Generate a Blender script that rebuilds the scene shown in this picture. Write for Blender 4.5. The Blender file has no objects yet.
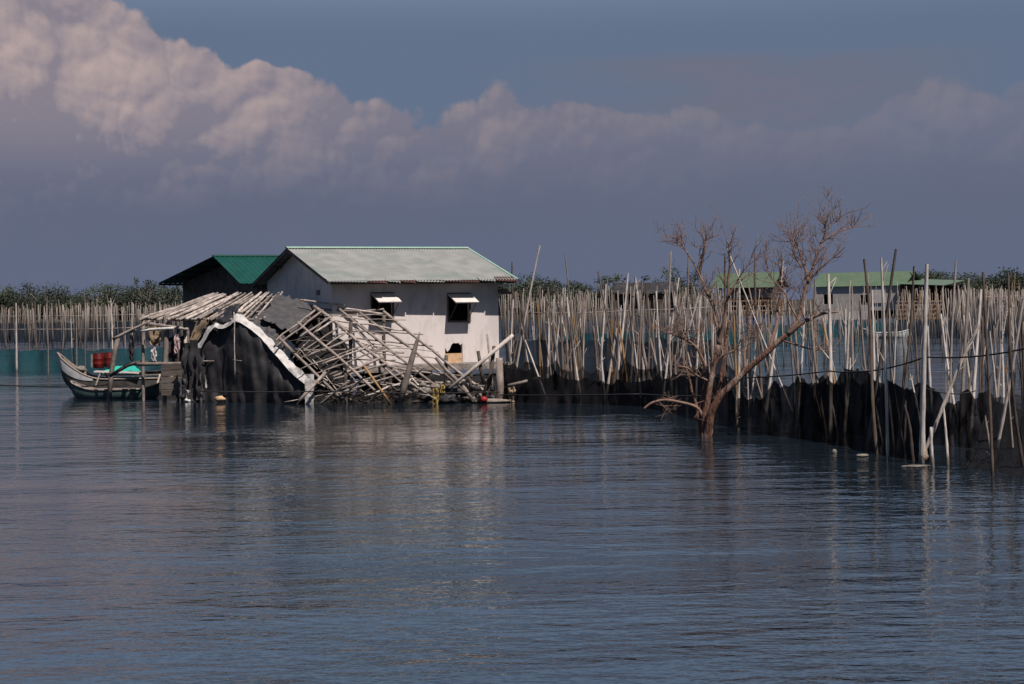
import bpy, math, random
from mathutils import Vector, Matrix, noise
R = math.radians
S = bpy.context.scene
COL = S.collection
rnd = random.Random(11)

# ------------------------------------------------------------------ camera
CAM_H, FPX, HORZ, ROLL = 3.03, 1707.0, 303.0, R(0.85)
CT, ST = math.cos(ROLL), math.sin(ROLL)
cd = bpy.data.cameras.new('camera'); cam = bpy.data.objects.new('camera', cd); COL.objects.link(cam)
cd.sensor_width = 36.0; cd.lens = FPX * 36 / 1024; cd.shift_y = (HORZ - 342) / 1024
cd.clip_start = 0.5; cd.clip_end = 30000
cam.matrix_world = Matrix(((CT, ST, 0, 0), (0, 0, -1, 0), (-ST, CT, 0, CAM_H), (0, 0, 0, 1)))
S.camera = cam

# ------------------------------------------------------------------ exposure
S.render.engine = 'CYCLES'
S.view_settings.view_transform = 'Standard'; S.view_settings.look = 'None'
S.view_settings.exposure = 0.0; S.view_settings.gamma = 1.0; S.view_settings.use_curve_mapping = False
S.cycles.use_denoising = True
S.cycles.max_bounces = 8; S.cycles.transparent_max_bounces = 24
S.cycles.caustics_reflective = False; S.cycles.caustics_refractive = False

# ------------------------------------------------------------------ sun
SUN_EL = R(57); SUN_H = Vector((0.60, -0.80))        # horizontal direction towards the sun
sd = bpy.data.lights.new('sun', 'SUN'); sun = bpy.data.objects.new('sun', sd); COL.objects.link(sun)
sd.energy = 5.0; sd.angle = R(0.53); sd.color = (1.0, 0.90, 0.82)
to_sun = Vector((SUN_H.x * math.cos(SUN_EL), SUN_H.y * math.cos(SUN_EL), math.sin(SUN_EL)))
sun.rotation_euler = to_sun.to_track_quat('Z', 'Y').to_euler()
sun.location = (30, -30, 60)

# ------------------------------------------------------------------ node helper
class NT:
    def __init__(s, tree): s.t = tree; s.n = tree.nodes; s.l = tree.links
    def new(s, typ, **kw):
        nd = s.n.new(typ)
        for k, v in kw.items(): setattr(nd, k, v)
        return nd
    def put(s, sock, v):
        if isinstance(v, bpy.types.NodeSocket): s.l.new(v, sock)
        else: sock.default_value = v
    def m(s, op, a, b=0.0, c=0.0, clamp=False):
        nd = s.new('ShaderNodeMath', operation=op, use_clamp=clamp)
        s.put(nd.inputs[0], a); s.put(nd.inputs[1], b); s.put(nd.inputs[2], c)
        return nd.outputs[0]
    def mix(s, f, a, b):
        nd = s.new('ShaderNodeMix', data_type='RGBA')
        s.put(nd.inputs[0], f)
        s.put(nd.inputs[6], a if not isinstance(a, tuple) else (*a, 1)); s.put(nd.inputs[7], b if not isinstance(b, tuple) else (*b, 1))
        return nd.outputs[2]
    def vec(s, x, y, z=0.0):
        nd = s.new('ShaderNodeCombineXYZ'); s.put(nd.inputs[0], x); s.put(nd.inputs[1], y); s.put(nd.inputs[2], z)
        return nd.outputs[0]
    def vm(s, op, a, b):
        nd = s.new('ShaderNodeVectorMath', operation=op); s.put(nd.inputs[0], a); s.put(nd.inputs[1], b)
        return nd.outputs[0]
    def step(s, v, lo, hi, a=0.0, b=1.0):
        nd = s.new('ShaderNodeMapRange', interpolation_type='SMOOTHSTEP')
        s.put(nd.inputs[0], v); s.put(nd.inputs[1], lo); s.put(nd.inputs[2], hi); s.put(nd.inputs[3], a); s.put(nd.inputs[4], b)
        return nd.outputs[0]
    def noise(s, vec, scale, detail=3.0, rough=0.5, dim='3D', out=0):
        nd = s.new('ShaderNodeTexNoise', noise_dimensions=dim)
        if vec is not None: s.l.new(vec, nd.inputs['Vector'])
        nd.inputs['Scale'].default_value = scale; nd.inputs['Detail'].default_value = detail; nd.inputs['Roughness'].default_value = rough
        return nd.outputs[out]
    def voro(s, vec, scale, smooth=0.6):
        nd = s.new('ShaderNodeTexVoronoi', feature='SMOOTH_F1', voronoi_dimensions='2D')
        s.l.new(vec, nd.inputs['Vector']); nd.inputs['Scale'].default_value = scale; nd.inputs['Smoothness'].default_value = smooth
        return nd.outputs['Distance']

# ------------------------------------------------------------------ world: sky and cumulus
W = bpy.data.worlds.new('World'); S.world = W; W.use_nodes = True
k = NT(W.node_tree); k.n.clear()
sky = k.new('ShaderNodeTexSky', sky_type='NISHITA')
sky.sun_disc = False; sky.sun_elevation = SUN_EL; sky.sun_rotation = math.atan2(SUN_H.x, SUN_H.y)
sky.altitude = 0; sky.air_density = 1.0; sky.dust_density = 0.6; sky.ozone_density = 2.0
SKYK = 0.055
geo = k.new('ShaderNodeTexCoord'); sep = k.new('ShaderNodeSeparateXYZ'); k.l.new(geo.outputs['Generated'], sep.inputs[0])
az = k.m('ARCTAN2', sep.outputs[0], sep.outputs[1]); el = k.m('ARCSINE', sep.outputs[2])
u = k.m('MULTIPLY', az, 1.707); v = k.m('MULTIPLY', el, 1.707)
p0 = k.vec(u, v)
wn = k.new('ShaderNodeTexNoise', noise_dimensions='2D'); k.l.new(p0, wn.inputs['Vector']); wn.inputs['Scale'].default_value = 14; wn.inputs['Detail'].default_value = 4
warp = k.vm('SCALE', k.vm('SUBTRACT', wn.outputs[1], (0.5, 0.5, 0.5)), (0, 0, 0)); warp.node.inputs[3].default_value = 0.018
p1 = k.vm('ADD', p0, warp)
def billow(p, octs=((6.6, 1.0), (14, 0.58), (30, 0.27), (63, 0.12), (132, 0.05)), sm=0.14):
    """cauliflower heights: round bumps that meet in creases"""
    tot = None
    for i, (sc, am) in enumerate(octs):
        q = k.vm('ADD', p, (0.37 * i, 0.71 * i, 0.0)); d = k.voro(q, sc, sm)
        t = k.m('MULTIPLY', k.m('SUBTRACT', 0.55, k.m('MULTIPLY', k.m('POWER', d, 1.8), 1.1)), am)
        tot = t if tot is None else k.m('ADD', tot, t)
    return k.m('ADD', tot, k.m('MULTIPLY', k.m('SUBTRACT', k.noise(p, 9.0, 7, 0.58, '2D'), 0.5), 1.15))
b0 = billow(p1)
relief = k.m('SUBTRACT', b0, billow(k.vm('ADD', p1, (-0.0045, 0.0075, 0.0))))
# outline of the cumulus bank: (u, v of its top)
def tab(pts):
    fc = k.new('ShaderNodeFloatCurve'); c = fc.mapping.curves[0]
    q = [((a + 1) / 2, max(0, min(1, b * 2))) for a, b in pts]
    c.points[0].location = q[0]; c.points[1].location = q[-1]
    for a in q[1:-1]: c.points.new(*a)
    for pt in c.points: pt.handle_type = 'AUTO_CLAMPED'
    fc.mapping.update(); fc.inputs[0].default_value = 1.0
    k.l.new(k.m('MULTIPLY_ADD', u, 0.5, 0.5), fc.inputs[1])
    return k.m('MULTIPLY', fc.outputs[0], 0.5)
def px(x, y): return ((x - 512) / 1000, (HORZ - y) / 1000 - 0.0148 * (x - 512) / 1000)
Hc = tab([(-1.0, 0.30), (-0.75, 0.36), px(-60, -70), px(0, 0), px(40, -30), px(110, -18), px(140, 12), px(180, 34), px(222, 48), px(240, 72), px(262, 62), px(300, 58), px(335, 66),
          px(372, 88), px(420, 97), px(470, 104), px(512, 86), px(545, 92), px(590, 90), px(640, 102), px(690, 118), px(740, 132), px(800, 140), px(860, 128), px(905, 108),
          px(960, 96), px(1010, 92), px(1060, 96), (0.8, 0.2), (1.0, 0.15)])
d = k.m('ADD', k.m('SUBTRACT', Hc, v), k.m('MULTIPLY_ADD', k.m('SUBTRACT', b0, 0.86), 0.052, 0.014))
# strength of the bank along the horizon: solid on the left, hazier on the right
dens = tab([(-1.0, 0.4), px(0, 303 - 480), px(540, 303 - 450), px(640, 303 - 400), px(700, 303 - 310), px(800, 303 - 240), px(880, 303 - 230), px(980, 303 - 320), (1.0, 0.2)])
dens = k.m('MULTIPLY', dens, 2.0, clamp=True)
mask = k.m('MULTIPLY', k.step(d, 0.0, k.m('MULTIPLY_ADD', dens, -0.012, 0.022)), dens)
big = k.noise(p0, 5.0, 3.0, 0.55, '2D')
shade = k.m('ADD', k.m('MULTIPLY', relief, 1.1), 0.43)
shade = k.m('ADD', shade, k.m('MULTIPLY', k.m('SUBTRACT', big, 0.5), 0.5))
shade = k.m('ADD', shade, k.m('MULTIPLY', k.m('SUBTRACT', b0, 0.8), 0.42))
shade = k.m('ADD', shade, k.step(v, 0.11, 0.25, -0.24, 0.16))
shade = k.m('MAXIMUM', k.m('MINIMUM', shade, 1.0), k.step(v, 0.08, 0.22, 0.0, 0.26))
warmth = k.step(u, -0.55, 0.25)
lit = k.mix(warmth, (0.54, 0.415, 0.385), (0.27, 0.235, 0.262))
cloud = k.mix(shade, (0.150, 0.157, 0.228), lit)
base = k.vm('SCALE', sky.outputs[0], (0, 0, 0)); base.node.inputs[3].default_value = SKYK
base = k.vm('MULTIPLY', base, (0.76, 0.78, 0.88))
glow = k.step(el, 1.0, 0.35, 1.0, 4.4)          # boost added to the lower sky to brighten its reflection in the water
boosted = k.new('ShaderNodeVectorMath', operation='SCALE'); k.l.new(k.vm('MULTIPLY', base, (1.22, 1.02, 0.84)), boosted.inputs[0]); k.l.new(glow, boosted.inputs[3])
clear = k.mix(k.step(v, 0.26, 0.54), (0.124, 0.170, 0.258), boosted.outputs[0])
# soft veil of high haze on the right, then the bank, then the slate haze under it
veil = k.m('MULTIPLY', k.m('MULTIPLY', k.step(v, 0.10, 0.17), k.step(v, 0.250, 0.232)), k.m('MULTIPLY', k.step(u, -0.1, 0.25), k.step(u, 0.52, 0.30)))
veil = k.m('MULTIPLY', veil, k.step(k.noise(k.vm('MULTIPLY', p0, (1, 3.2, 1)), 5, 4, 0.55, '2D'), 0.1, 0.65))
c1 = k.mix(k.m('MULTIPLY', veil, 0.75), clear, (0.172, 0.160, 0.205))
c2 = k.mix(mask, c1, cloud)
low = k.m('MULTIPLY', k.step(v, 0.185, 0.085), 0.96)
c3 = k.mix(k.m('ADD', low, k.m('MULTIPLY', k.m('SUBTRACT', big, 0.5), 0.25), 0, True), c2, k.mix(k.step(v, 0.0, 0.12), (0.116, 0.142, 0.218), (0.120, 0.140, 0.211)))
front = k.step(sep.outputs[1], -0.2, 0.35)
rear = k.vm('MULTIPLY', base, (0.66, 0.66, 0.66)); fin = k.mix(front, rear, c3)
bg = k.new('ShaderNodeBackground'); k.l.new(fin, bg.inputs[0]); bg.inputs[1].default_value = 1.0
wo = k.new('ShaderNodeOutputWorld'); k.l.new(bg.outputs[0], wo.inputs[0])

# ------------------------------------------------------------------ placing helpers
def at(x, y, Y):
    dx, dy = (x - 512) / FPX, (HORZ - y) / FPX
    return Vector((Y * (dx * CT + dy * ST), Y, CAM_H + Y * (-dx * ST + dy * CT)))
def ydist(x, y):
    dx, dy = (x - 512) / FPX, (HORZ - y) / FPX
    return CAM_H / (dx * ST - dy * CT)
def ground(x, y): return at(x, y, ydist(x, y))
def lerp(a, b, t): return a + (b - a) * t

def tag(o, label=None, cat=None, group=None, kind=None):
    if label: o['label'] = label
    if cat: o['category'] = cat
    if group: o['group'] = group
    if kind: o['kind'] = kind
    return o
def empty(name, loc, label, cat, rz=0, group=None):
    o = bpy.data.objects.new(name, None); COL.objects.link(o); o.location = loc; o.rotation_euler = (0, 0, rz); o.empty_display_size = 0.2
    return tag(o, label, cat, group)
def copy_tree(o, parent=None):
    c = o.copy(); COL.objects.link(c); c.parent = parent
    for ch in [x for x in COL.objects if x.parent == o]: copy_tree(ch, c)
    return c

class MB:
    def __init__(s): s.v = []; s.f = []; s.mi = []; s.cur = 0
    def quad(s, *pts):
        i = len(s.v); s.v += [Vector(p) for p in pts]; s.f.append(tuple(range(i, i + len(pts)))); s.mi.append(s.cur)
    def box(s, c, d, rot=None):
        c = Vector(c); hx, hy, hz = d[0] / 2, d[1] / 2, d[2] / 2
        i = len(s.v)
        for z in (-hz, hz):
            for y in (-hy, hy):
                for x in (-hx, hx):
                    q = Vector((x, y, z))
                    if rot is not None: q = rot @ q
                    s.v.append(c + q)
        for f in ((0, 2, 3, 1), (4, 5, 7, 6), (0, 1, 5, 4), (2, 6, 7, 3), (0, 4, 6, 2), (1, 3, 7, 5)):
            s.f.append(tuple(i + q for q in f)); s.mi.append(s.cur)
    def beam(s, a, b, w, h, up=(0, 0, 1)):
        a, b = Vector(a), Vector(b); dd = b - a; L = dd.length; x = dd / L
        y = Vector(up).cross(x)
        if y.length < 1e-4: y = Vector((0, 1, 0)).cross(x)
        y.normalize(); z = x.cross(y)
        s.box((a + b) / 2, (L, w, h), Matrix((x, y, z)).transposed())
    def tube(s, pts, rad, n=6, cap=True):
        pts = [Vector(p) for p in pts]; m = len(pts); i0 = len(s.v)
        ref = None
        for j, p in enumerate(pts):
            t = (pts[min(j + 1, m - 1)] - pts[max(j - 1, 0)])
            t = t.normalized() if t.length > 1e-9 else Vector((0, 0, 1))
            if ref is None: ref = Vector((1, 0, 0)) if abs(t.x) < 0.8 else Vector((0, 1, 0))
            a = (ref - t * ref.dot(t)).normalized(); b = t.cross(a); ref = a
            r = rad[j] if isinstance(rad, (list, tuple)) else rad
            for q in range(n):
                w = 2 * math.pi * q / n
                s.v.append(p + a * (r * math.cos(w)) + b * (r * math.sin(w)))
        for j in range(m - 1):
            for q in range(n):
                s.f.append((i0 + j * n + q, i0 + j * n + (q + 1) % n, i0 + (j + 1) * n + (q + 1) % n, i0 + (j + 1) * n + q)); s.mi.append(s.cur)
        if cap:
            s.f.append(tuple(i0 + q for q in reversed(range(n)))); s.f.append(tuple(i0 + (m - 1) * n + q for q in range(n))); s.mi += [s.cur, s.cur]
    def grid(s, fn, nu, nv):
        i0 = len(s.v)
        for a in range(nu + 1):
            for b in range(nv + 1): s.v.append(Vector(fn(a / nu, b / nv)))
        for a in range(nu):
            for b in range(nv):
                q = i0 + a * (nv + 1) + b
                s.f.append((q, q + nv + 1, q + nv + 2, q + 1)); s.mi.append(s.cur)
    def build(s, name, mats, parent=None, off=None, smooth=False):
        off = off if off is not None else (Vector(parent.location) if parent is not None and parent.get('_world') else Vector((0, 0, 0)))
        me = bpy.data.meshes.new(name); me.from_pydata([tuple(p - off) for p in s.v], [], s.f); me.update()
        for mt in (mats if isinstance(mats, (list, tuple)) else [mats]): me.materials.append(mt)
        me.polygons.foreach_set('material_index', s.mi)
        if smooth: me.polygons.foreach_set('use_smooth', [True] * len(s.f))
        o = bpy.data.objects.new(name, me); COL.objects.link(o)
        if parent is not None: o.parent = parent
        return o
def lone(mb, name, mats, loc, label, cat, group=None, smooth=False):
    """a thing that is one mesh, its origin at loc"""
    o = mb.build(name, mats, None, Vector(loc), smooth); o.location = loc
    return tag(o, label, cat, group)
def wroot(name, loc, label, cat, group=None):
    """an Empty whose children are given in world coordinates"""
    o = empty(name, loc, label, cat, 0, group); o['_world'] = True
    return o
def nz(x, y=0, z=0): return noise.noise(Vector((x, y, z)))

# ------------------------------------------------------------------ materials
def mat(name, col, col2=None, scale=3.0, rough=0.75, detail=5, bump=0.0, bscale=None, stretch=(1, 1, 1), lo=0.35, hi=0.65, spec=0.3, objrand=0.0, col3=None):
    m = bpy.data.materials.new(name); m.use_nodes = True; n = NT(m.node_tree)
    b = m.node_tree.nodes['Principled BSDF']; b.inputs['Roughness'].default_value = rough; b.inputs['Specular IOR Level'].default_value = spec
    tc = n.new('ShaderNodeTexCoord'); mp = n.new('ShaderNodeMapping'); mp.inputs['Scale'].default_value = stretch
    n.l.new(tc.outputs['Object'], mp.inputs[0]); vec = mp.outputs[0]
    oi = n.new('ShaderNodeObjectInfo')
    vec = n.vm('ADD', vec, n.vm('MULTIPLY', n.vec(oi.outputs['Random'], oi.outputs['Random'], oi.outputs['Random']), (37, 61, 13)))
    c = None
    if col2 is not None:
        f = n.step(n.noise(vec, scale, detail, 0.6), lo, hi); c = n.mix(f, col, col2)
        if col3 is not None: c = n.mix(n.step(n.noise(n.vm('ADD', vec, (9, 4, 7)), scale * 0.37, 4, 0.6), 0.52, 0.68), c, col3)
    else: c = n.mix(0.0, col, col)
    if objrand:
        hsv = n.new('ShaderNodeHueSaturation'); n.l.new(c, hsv.inputs['Color'])
        n.l.new(n.m('MULTIPLY_ADD', oi.outputs['Random'], objrand, 1 - objrand * 0.5), hsv.inputs['Value']); c = hsv.outputs[0]
    n.l.new(c, b.inputs['Base Color'])
    if bump:
        bp = n.new('ShaderNodeBump'); bp.inputs['Distance'].default_value = bump; bp.inputs['Strength'].default_value = 1.0
        n.l.new(n.noise(vec, bscale or scale * 3, 4, 0.6), bp.inputs['Height']); n.l.new(bp.outputs[0], b.inputs['Normal'])
    return m

def bamboo(name, cols):
    m = bpy.data.materials.new(name); m.use_nodes = True; n = NT(m.node_tree); b = m.node_tree.nodes['Principled BSDF']
    b.inputs['Roughness'].default_value = 0.7; b.inputs['Specular IOR Level'].default_value = 0.25
    oi = n.new('ShaderNodeObjectInfo'); rp = n.new('ShaderNodeValToRGB'); n.l.new(oi.outputs['Random'], rp.inputs[0])
    e = rp.color_ramp.elements
    while len(e) < len(cols): e.new(0.5)
    for i, c in enumerate(cols): e[i].position = i / max(1, len(cols) - 1); e[i].color = (*c, 1)
    g = n.new('ShaderNodeNewGeometry'); pos = n.vm('MULTIPLY', g.outputs['Position'], (14, 14, 3.5))
    f = n.step(n.noise(pos, 1.0, 5, 0.65), 0.32, 0.7)
    c = n.mix(n.m('MULTIPLY', f, 0.65), rp.outputs[0], n.vm('MULTIPLY', rp.outputs[0], (0.42, 0.38, 0.36)))
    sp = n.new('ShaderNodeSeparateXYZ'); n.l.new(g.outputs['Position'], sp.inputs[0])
    base_dark = n.step(n.m('ADD', sp.outputs[2], n.m('MULTIPLY', n.noise(pos, 0.6, 2), 0.35)), 0.48, 0.22)   # waterline algae, with the nets' shade on the bases put into the colour
    c = n.mix(n.m('MULTIPLY', base_dark, 0.8), c, (0.045, 0.04, 0.03))
    n.l.new(c, b.inputs['Base Color'])
    return m
M = {}
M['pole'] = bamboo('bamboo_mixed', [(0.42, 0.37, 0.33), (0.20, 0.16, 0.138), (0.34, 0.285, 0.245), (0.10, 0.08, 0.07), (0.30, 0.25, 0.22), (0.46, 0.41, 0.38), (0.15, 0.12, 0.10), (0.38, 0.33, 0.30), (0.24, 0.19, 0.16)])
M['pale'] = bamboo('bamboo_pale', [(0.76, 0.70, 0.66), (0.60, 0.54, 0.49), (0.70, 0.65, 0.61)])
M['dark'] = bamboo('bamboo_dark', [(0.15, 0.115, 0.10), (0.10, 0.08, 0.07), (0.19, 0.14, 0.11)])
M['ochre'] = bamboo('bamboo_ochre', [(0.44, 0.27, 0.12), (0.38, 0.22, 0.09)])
M['lath'] = mat('weathered_wood', (0.24, 0.20, 0.175), (0.47, 0.42, 0.385), 5, 0.8, stretch=(1, 1, 1), objrand=0.9)
M['wood'] = mat('grey_wood', (0.20, 0.165, 0.145), (0.33, 0.28, 0.25), 5, 0.85, objrand=0.5)
M['plank'] = mat('old_plank', (0.09, 0.075, 0.065), (0.165, 0.14, 0.125), 6, 0.85, objrand=0.6, stretch=(0.6, 1, 4))
M['darkwood'] = mat('dark_wood', (0.06, 0.05, 0.045), (0.13, 0.105, 0.09), 5, 0.85, objrand=0.5)
M['timber'] = mat('brown_timber', (0.40, 0.24, 0.13), (0.55, 0.37, 0.23), 5, 0.8, objrand=0.3)
M['blacktarp'] = mat('black_tarp', (0.022, 0.021, 0.024), (0.045, 0.043, 0.048), 3, 0.55, bump=0.012, bscale=4, spec=0.35)
M['greytarp'] = mat('grey_tarp', (0.055, 0.054, 0.058), (0.085, 0.083, 0.088), 4, 0.7, bump=0.015, bscale=6)
M['hut_shade'] = mat('hut_shade_black', (0.006, 0.006, 0.007), (0.014, 0.013, 0.014), 3, 0.9)  # near-black sheets: the hut's interior shade put into the colour
M['lining'] = mat('white_lining', (0.62, 0.60, 0.59), (0.40, 0.385, 0.38), 5, 0.6, bump=0.02, bscale=8, lo=0.4, hi=0.75, col3=(0.26, 0.25, 0.245))
M['plaster'] = mat('white_wall', (0.72, 0.665, 0.645), (0.46, 0.42, 0.40), 2.0, 0.9, detail=9, stretch=(1.5, 1.5, 0.6), lo=0.45, hi=0.85, col3=(0.61, 0.565, 0.55))
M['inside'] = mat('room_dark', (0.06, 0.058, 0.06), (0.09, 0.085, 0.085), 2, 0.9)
M['roof'] = mat('faded_green_roof', (0.245, 0.258, 0.247), (0.315, 0.32, 0.31), 1.6, 0.6, detail=8, col3=(0.20, 0.245, 0.225))
M['mint'] = mat('mint_ridge_cap', (0.24, 0.42, 0.32), (0.34, 0.47, 0.38), 3, 0.5)
M['rust'] = mat('rusty_sheet', (0.050, 0.022, 0.020), (0.105, 0.048, 0.038), 5, 0.8)
M['green'] = mat('dark_green_roof', (0.004, 0.052, 0.041), (0.006, 0.066, 0.052), 2, 0.5)
M['lgreen'] = mat('light_green_roof', (0.088, 0.138, 0.086), (0.112, 0.160, 0.106), 1.5, 0.6)
M['awning'] = mat('awning_board', (0.72, 0.67, 0.64), (0.62, 0.57, 0.54), 3, 0.7)
M['hullwhite'] = mat('hull_white', (0.62, 0.62, 0.62), (0.45, 0.46, 0.47), 4, 0.5, col3=(0.40, 0.52, 0.56))
M['hulldark'] = mat('hull_dark', (0.085, 0.08, 0.075), (0.13, 0.12, 0.11), 4, 0.6, col3=(0.05, 0.05, 0.05))
M['hullteal'] = mat('hull_teal', (0.06, 0.11, 0.108), (0.12, 0.16, 0.155), 4, 0.6)
M['red'] = mat('red_plastic', (0.13, 0.009, 0.007), (0.085, 0.008, 0.006), 4, 0.45)
M['redbuoy'] = mat('red_buoy', (0.38, 0.022, 0.028), (0.28, 0.02, 0.02), 4, 0.4)
M['teal'] = mat('teal_tarp', (0.03, 0.47, 0.36), (0.04, 0.40, 0.31), 4, 0.5)
M['yellow'] = mat('yellow_cloth', (0.36, 0.265, 0.085), (0.22, 0.16, 0.055), 9, 0.8)
M['foam'] = mat('dirty_foam', (0.25, 0.225, 0.195), (0.14, 0.125, 0.11), 9, 0.8)
M['pink'] = mat('pink_cloth', (0.55, 0.40, 0.41), (0.36, 0.26, 0.28), 9, 0.85)
M['tan'] = mat('tan_cloth', (0.36, 0.27, 0.19), (0.25, 0.18, 0.12), 9, 0.85)
M['rope'] = mat('dark_rope', (0.025, 0.023, 0.024), None, rough=0.8)
M['bark'] = mat('red_brown_bark', (0.10, 0.052, 0.038), (0.24, 0.13, 0.092), 14, 0.9, bump=0.05, bscale=26, stretch=(1, 1, 0.3), col3=(0.30, 0.22, 0.18))
M['twig'] = mat('twig_bark', (0.18, 0.110, 0.085), (0.26, 0.175, 0.14), 6, 0.9)
M['leaf'] = mat('mangrove_leaf', (0.026, 0.037, 0.026), (0.062, 0.078, 0.048), 1.6, 0.85, objrand=1.0)  # lifted and greyed: distance haze put into the leaf colour
M['trunk'] = mat('mangrove_trunk', (0.13, 0.11, 0.09), (0.18, 0.15, 0.12), 5, 0.9)
M['mud'] = mat('mud', (0.03, 0.03, 0.022), (0.05, 0.045, 0.032), 0.2, 0.9)

def netmat(name, col, col2, alpha, alpha2, scale=1.2):
    m = bpy.data.materials.new(name); m.use_nodes = True; n = NT(m.node_tree); b = m.node_tree.nodes['Principled BSDF']
    b.inputs['Roughness'].default_value = 0.8; b.inputs['Specular IOR Level'].default_value = 0.15
    tc = n.new('ShaderNodeTexCoord'); vec = n.vm('MULTIPLY', tc.outputs['Object'], (1, 1, 0.6))
    f = n.step(n.noise(vec, scale, 5, 0.6), 0.3, 0.7)
    n.l.new(n.mix(f, col, col2), b.inputs['Base Color'])
    n.l.new(n.m('MULTIPLY_ADD', n.step(n.noise(vec, scale * 2.3, 4, 0.6), 0.3, 0.7), alpha2 - alpha, alpha), b.inputs['Alpha'])
    return m
M['blacknet'] = netmat('black_netting', (0.006, 0.006, 0.007), (0.014, 0.013, 0.016), 0.88, 0.99)
M['thinnet'] = netmat('thin_black_netting', (0.005, 0.005, 0.006), (0.012, 0.011, 0.013), 0.60, 0.95, 2.2)
M['slopenet'] = netmat('sloping_black_netting', (0.004, 0.004, 0.005), (0.009, 0.009, 0.010), 0.55, 0.98, 1.1)
M['greynet'] = netmat('grey_netting', (0.05, 0.048, 0.055), (0.085, 0.08, 0.088), 0.35, 0.7, 1.4)
M['tealnet'] = netmat('teal_netting', (0.005, 0.046, 0.068), (0.018, 0.105, 0.125), 0.72, 0.97, 0.45)
M['bluenet'] = netmat('dark_blue_netting', (0.014, 0.024, 0.040), (0.024, 0.034, 0.050), 0.78, 0.96, 0.2)

# ------------------------------------------------------------------ water
def water_material():
    m = bpy.data.materials.new('lagoon_water'); m.use_nodes = True; n = NT(m.node_tree); b = m.node_tree.nodes['Principled BSDF']
    b.inputs['Base Color'].default_value = (0.010, 0.017, 0.025, 1); b.inputs['Roughness'].default_value = 0.045; b.inputs['IOR'].default_value = 1.33
    b.inputs['Specular IOR Level'].default_value = 0.5
    g = n.new('ShaderNodeNewGeometry'); pos = g.outputs['Position']
    h = None
    for sx, sy, sc, am, dt in ((0.55, 1.0, 0.55, 0.056, 2), (0.6, 1.2, 1.9, 0.029, 2), (0.8, 1.25, 5.2, 0.013, 2), (1.0, 1.3, 13.0, 0.0030, 1)):
        t = n.noise(n.vm('MULTIPLY', pos, (sx, sy, 1)), sc, dt, 0.5)
        t = n.m('MULTIPLY', t, am); h = t if h is None else n.m('ADD', h, t)
    patch = n.step(n.noise(n.vm('MULTIPLY', pos, (0.35, 1, 1)), 0.11, 4, 0.55), 0.28, 0.72, 0.22, 1.25)
    h = n.m('MULTIPLY', h, patch)
    spw = n.new('ShaderNodeSeparateXYZ'); n.l.new(pos, spw.inputs[0]); h = n.m('MULTIPLY', h, n.step(spw.outputs[1], 50, 95, 1.0, 2.2))      # open water beyond the pens is choppier
    bp = n.new('ShaderNodeBump'); bp.inputs['Strength'].default_value = 1.0; bp.inputs['Distance'].default_value = 0.95
    n.l.new(h, bp.inputs['Height']); n.l.new(bp.outputs[0], b.inputs['Normal'])
    return m
w = MB()
ys = [-60, 5, 40, 120, 400, 1500, 6000]
for i in range(len(ys) - 1):
    a, b2 = ys[i], ys[i + 1]
    w.quad((-6000, a, 0), (6000, a, 0), (6000, b2, 0), (-6000, b2, 0))
tag(w.build('water', water_material()), kind='structure')

# ------------------------------------------------------------------ far shore
t_ = MB()
t_.grid(lambda a, b: (lerp(-900, 900, a), lerp(330, 7000, b ** 3), -0.6 + 1.1 * min(1, b * 30) + 0.25 * nz(a * 60, b * 40)), 120, 30)
tag(t_.build('far_shore_ground', M['mud']), kind='structure')

def tree_meshes(kind, seed):
    """a broad mangrove about 1 m in unit height: (crown mesh builder, trunk mesh builder)"""
    r = random.Random(seed); cr, tr = MB(), MB()
    tr.tube([(0, 0, -0.12), (0.02, 0, 0.2), (0.0, 0.02, 0.55)], [0.04, 0.03, 0.02], 6)
    nl = {'dense': 16, 'lacy': 12}[kind]
    blobs = []
    for i in range(nl):
        a = r.uniform(0, 6.28); rr = r.uniform(0.05, 0.55 if kind == 'dense' else 0.42); z = r.uniform(0.22, 0.86) if kind == 'dense' else r.uniform(0.4, 0.95)
        rr *= 1.0 - 0.5 * max(0, z - 0.45)
        c = Vector((rr * math.cos(a), rr * math.sin(a), z)); s = r.uniform(0.13, 0.24) if kind == 'dense' else r.uniform(0.08, 0.14)
        blobs.append((c, s)); tr.tube([(0, 0, 0.1 + 0.2 * r.random()), c * 0.55 + Vector((0, 0, 0.12)), c], [0.022, 0.014, 0.006], 4)
    for c, s in blobs:
        for j in range(170 if kind == 'dense' else 90):
            q = Vector((r.gauss(0, 1), r.gauss(0, 1), r.gauss(0, 0.8)))
            if q.length > 1.75: continue
            q = c + q * (s * 0.6)
            if q.z < 0.03: continue
            l = r.uniform(0.011, 0.028); n1 = Vector((r.gauss(0, 1), r.gauss(0, 1), r.gauss(0, 1))).normalized(); n2 = n1.cross(Vector((r.gauss(0, 1), r.gauss(0, 1), r.gauss(0, 1)))).normalized()
            cr.quad(q - n1 * l, q + n2 * l * 0.6, q + n1 * l, q - n2 * l * 0.6)
    return cr, tr
def make_tree(name, kind, seed):
    r0 = empty(name, (0, 0, 0), 'x', 'tree'); cr, tr = tree_meshes(kind, seed)
    cr.build('crown', M['leaf'], r0); tr.build('trunk', M['trunk'], r0); return r0
tproto = [make_tree('mangrove_tree', 'dense', 30 + i) for i in range(5)]
lacy = [make_tree('mangrove_tree', 'lacy', 50 + i) for i in range(2)]
used = set()
TSTEP = []
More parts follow.
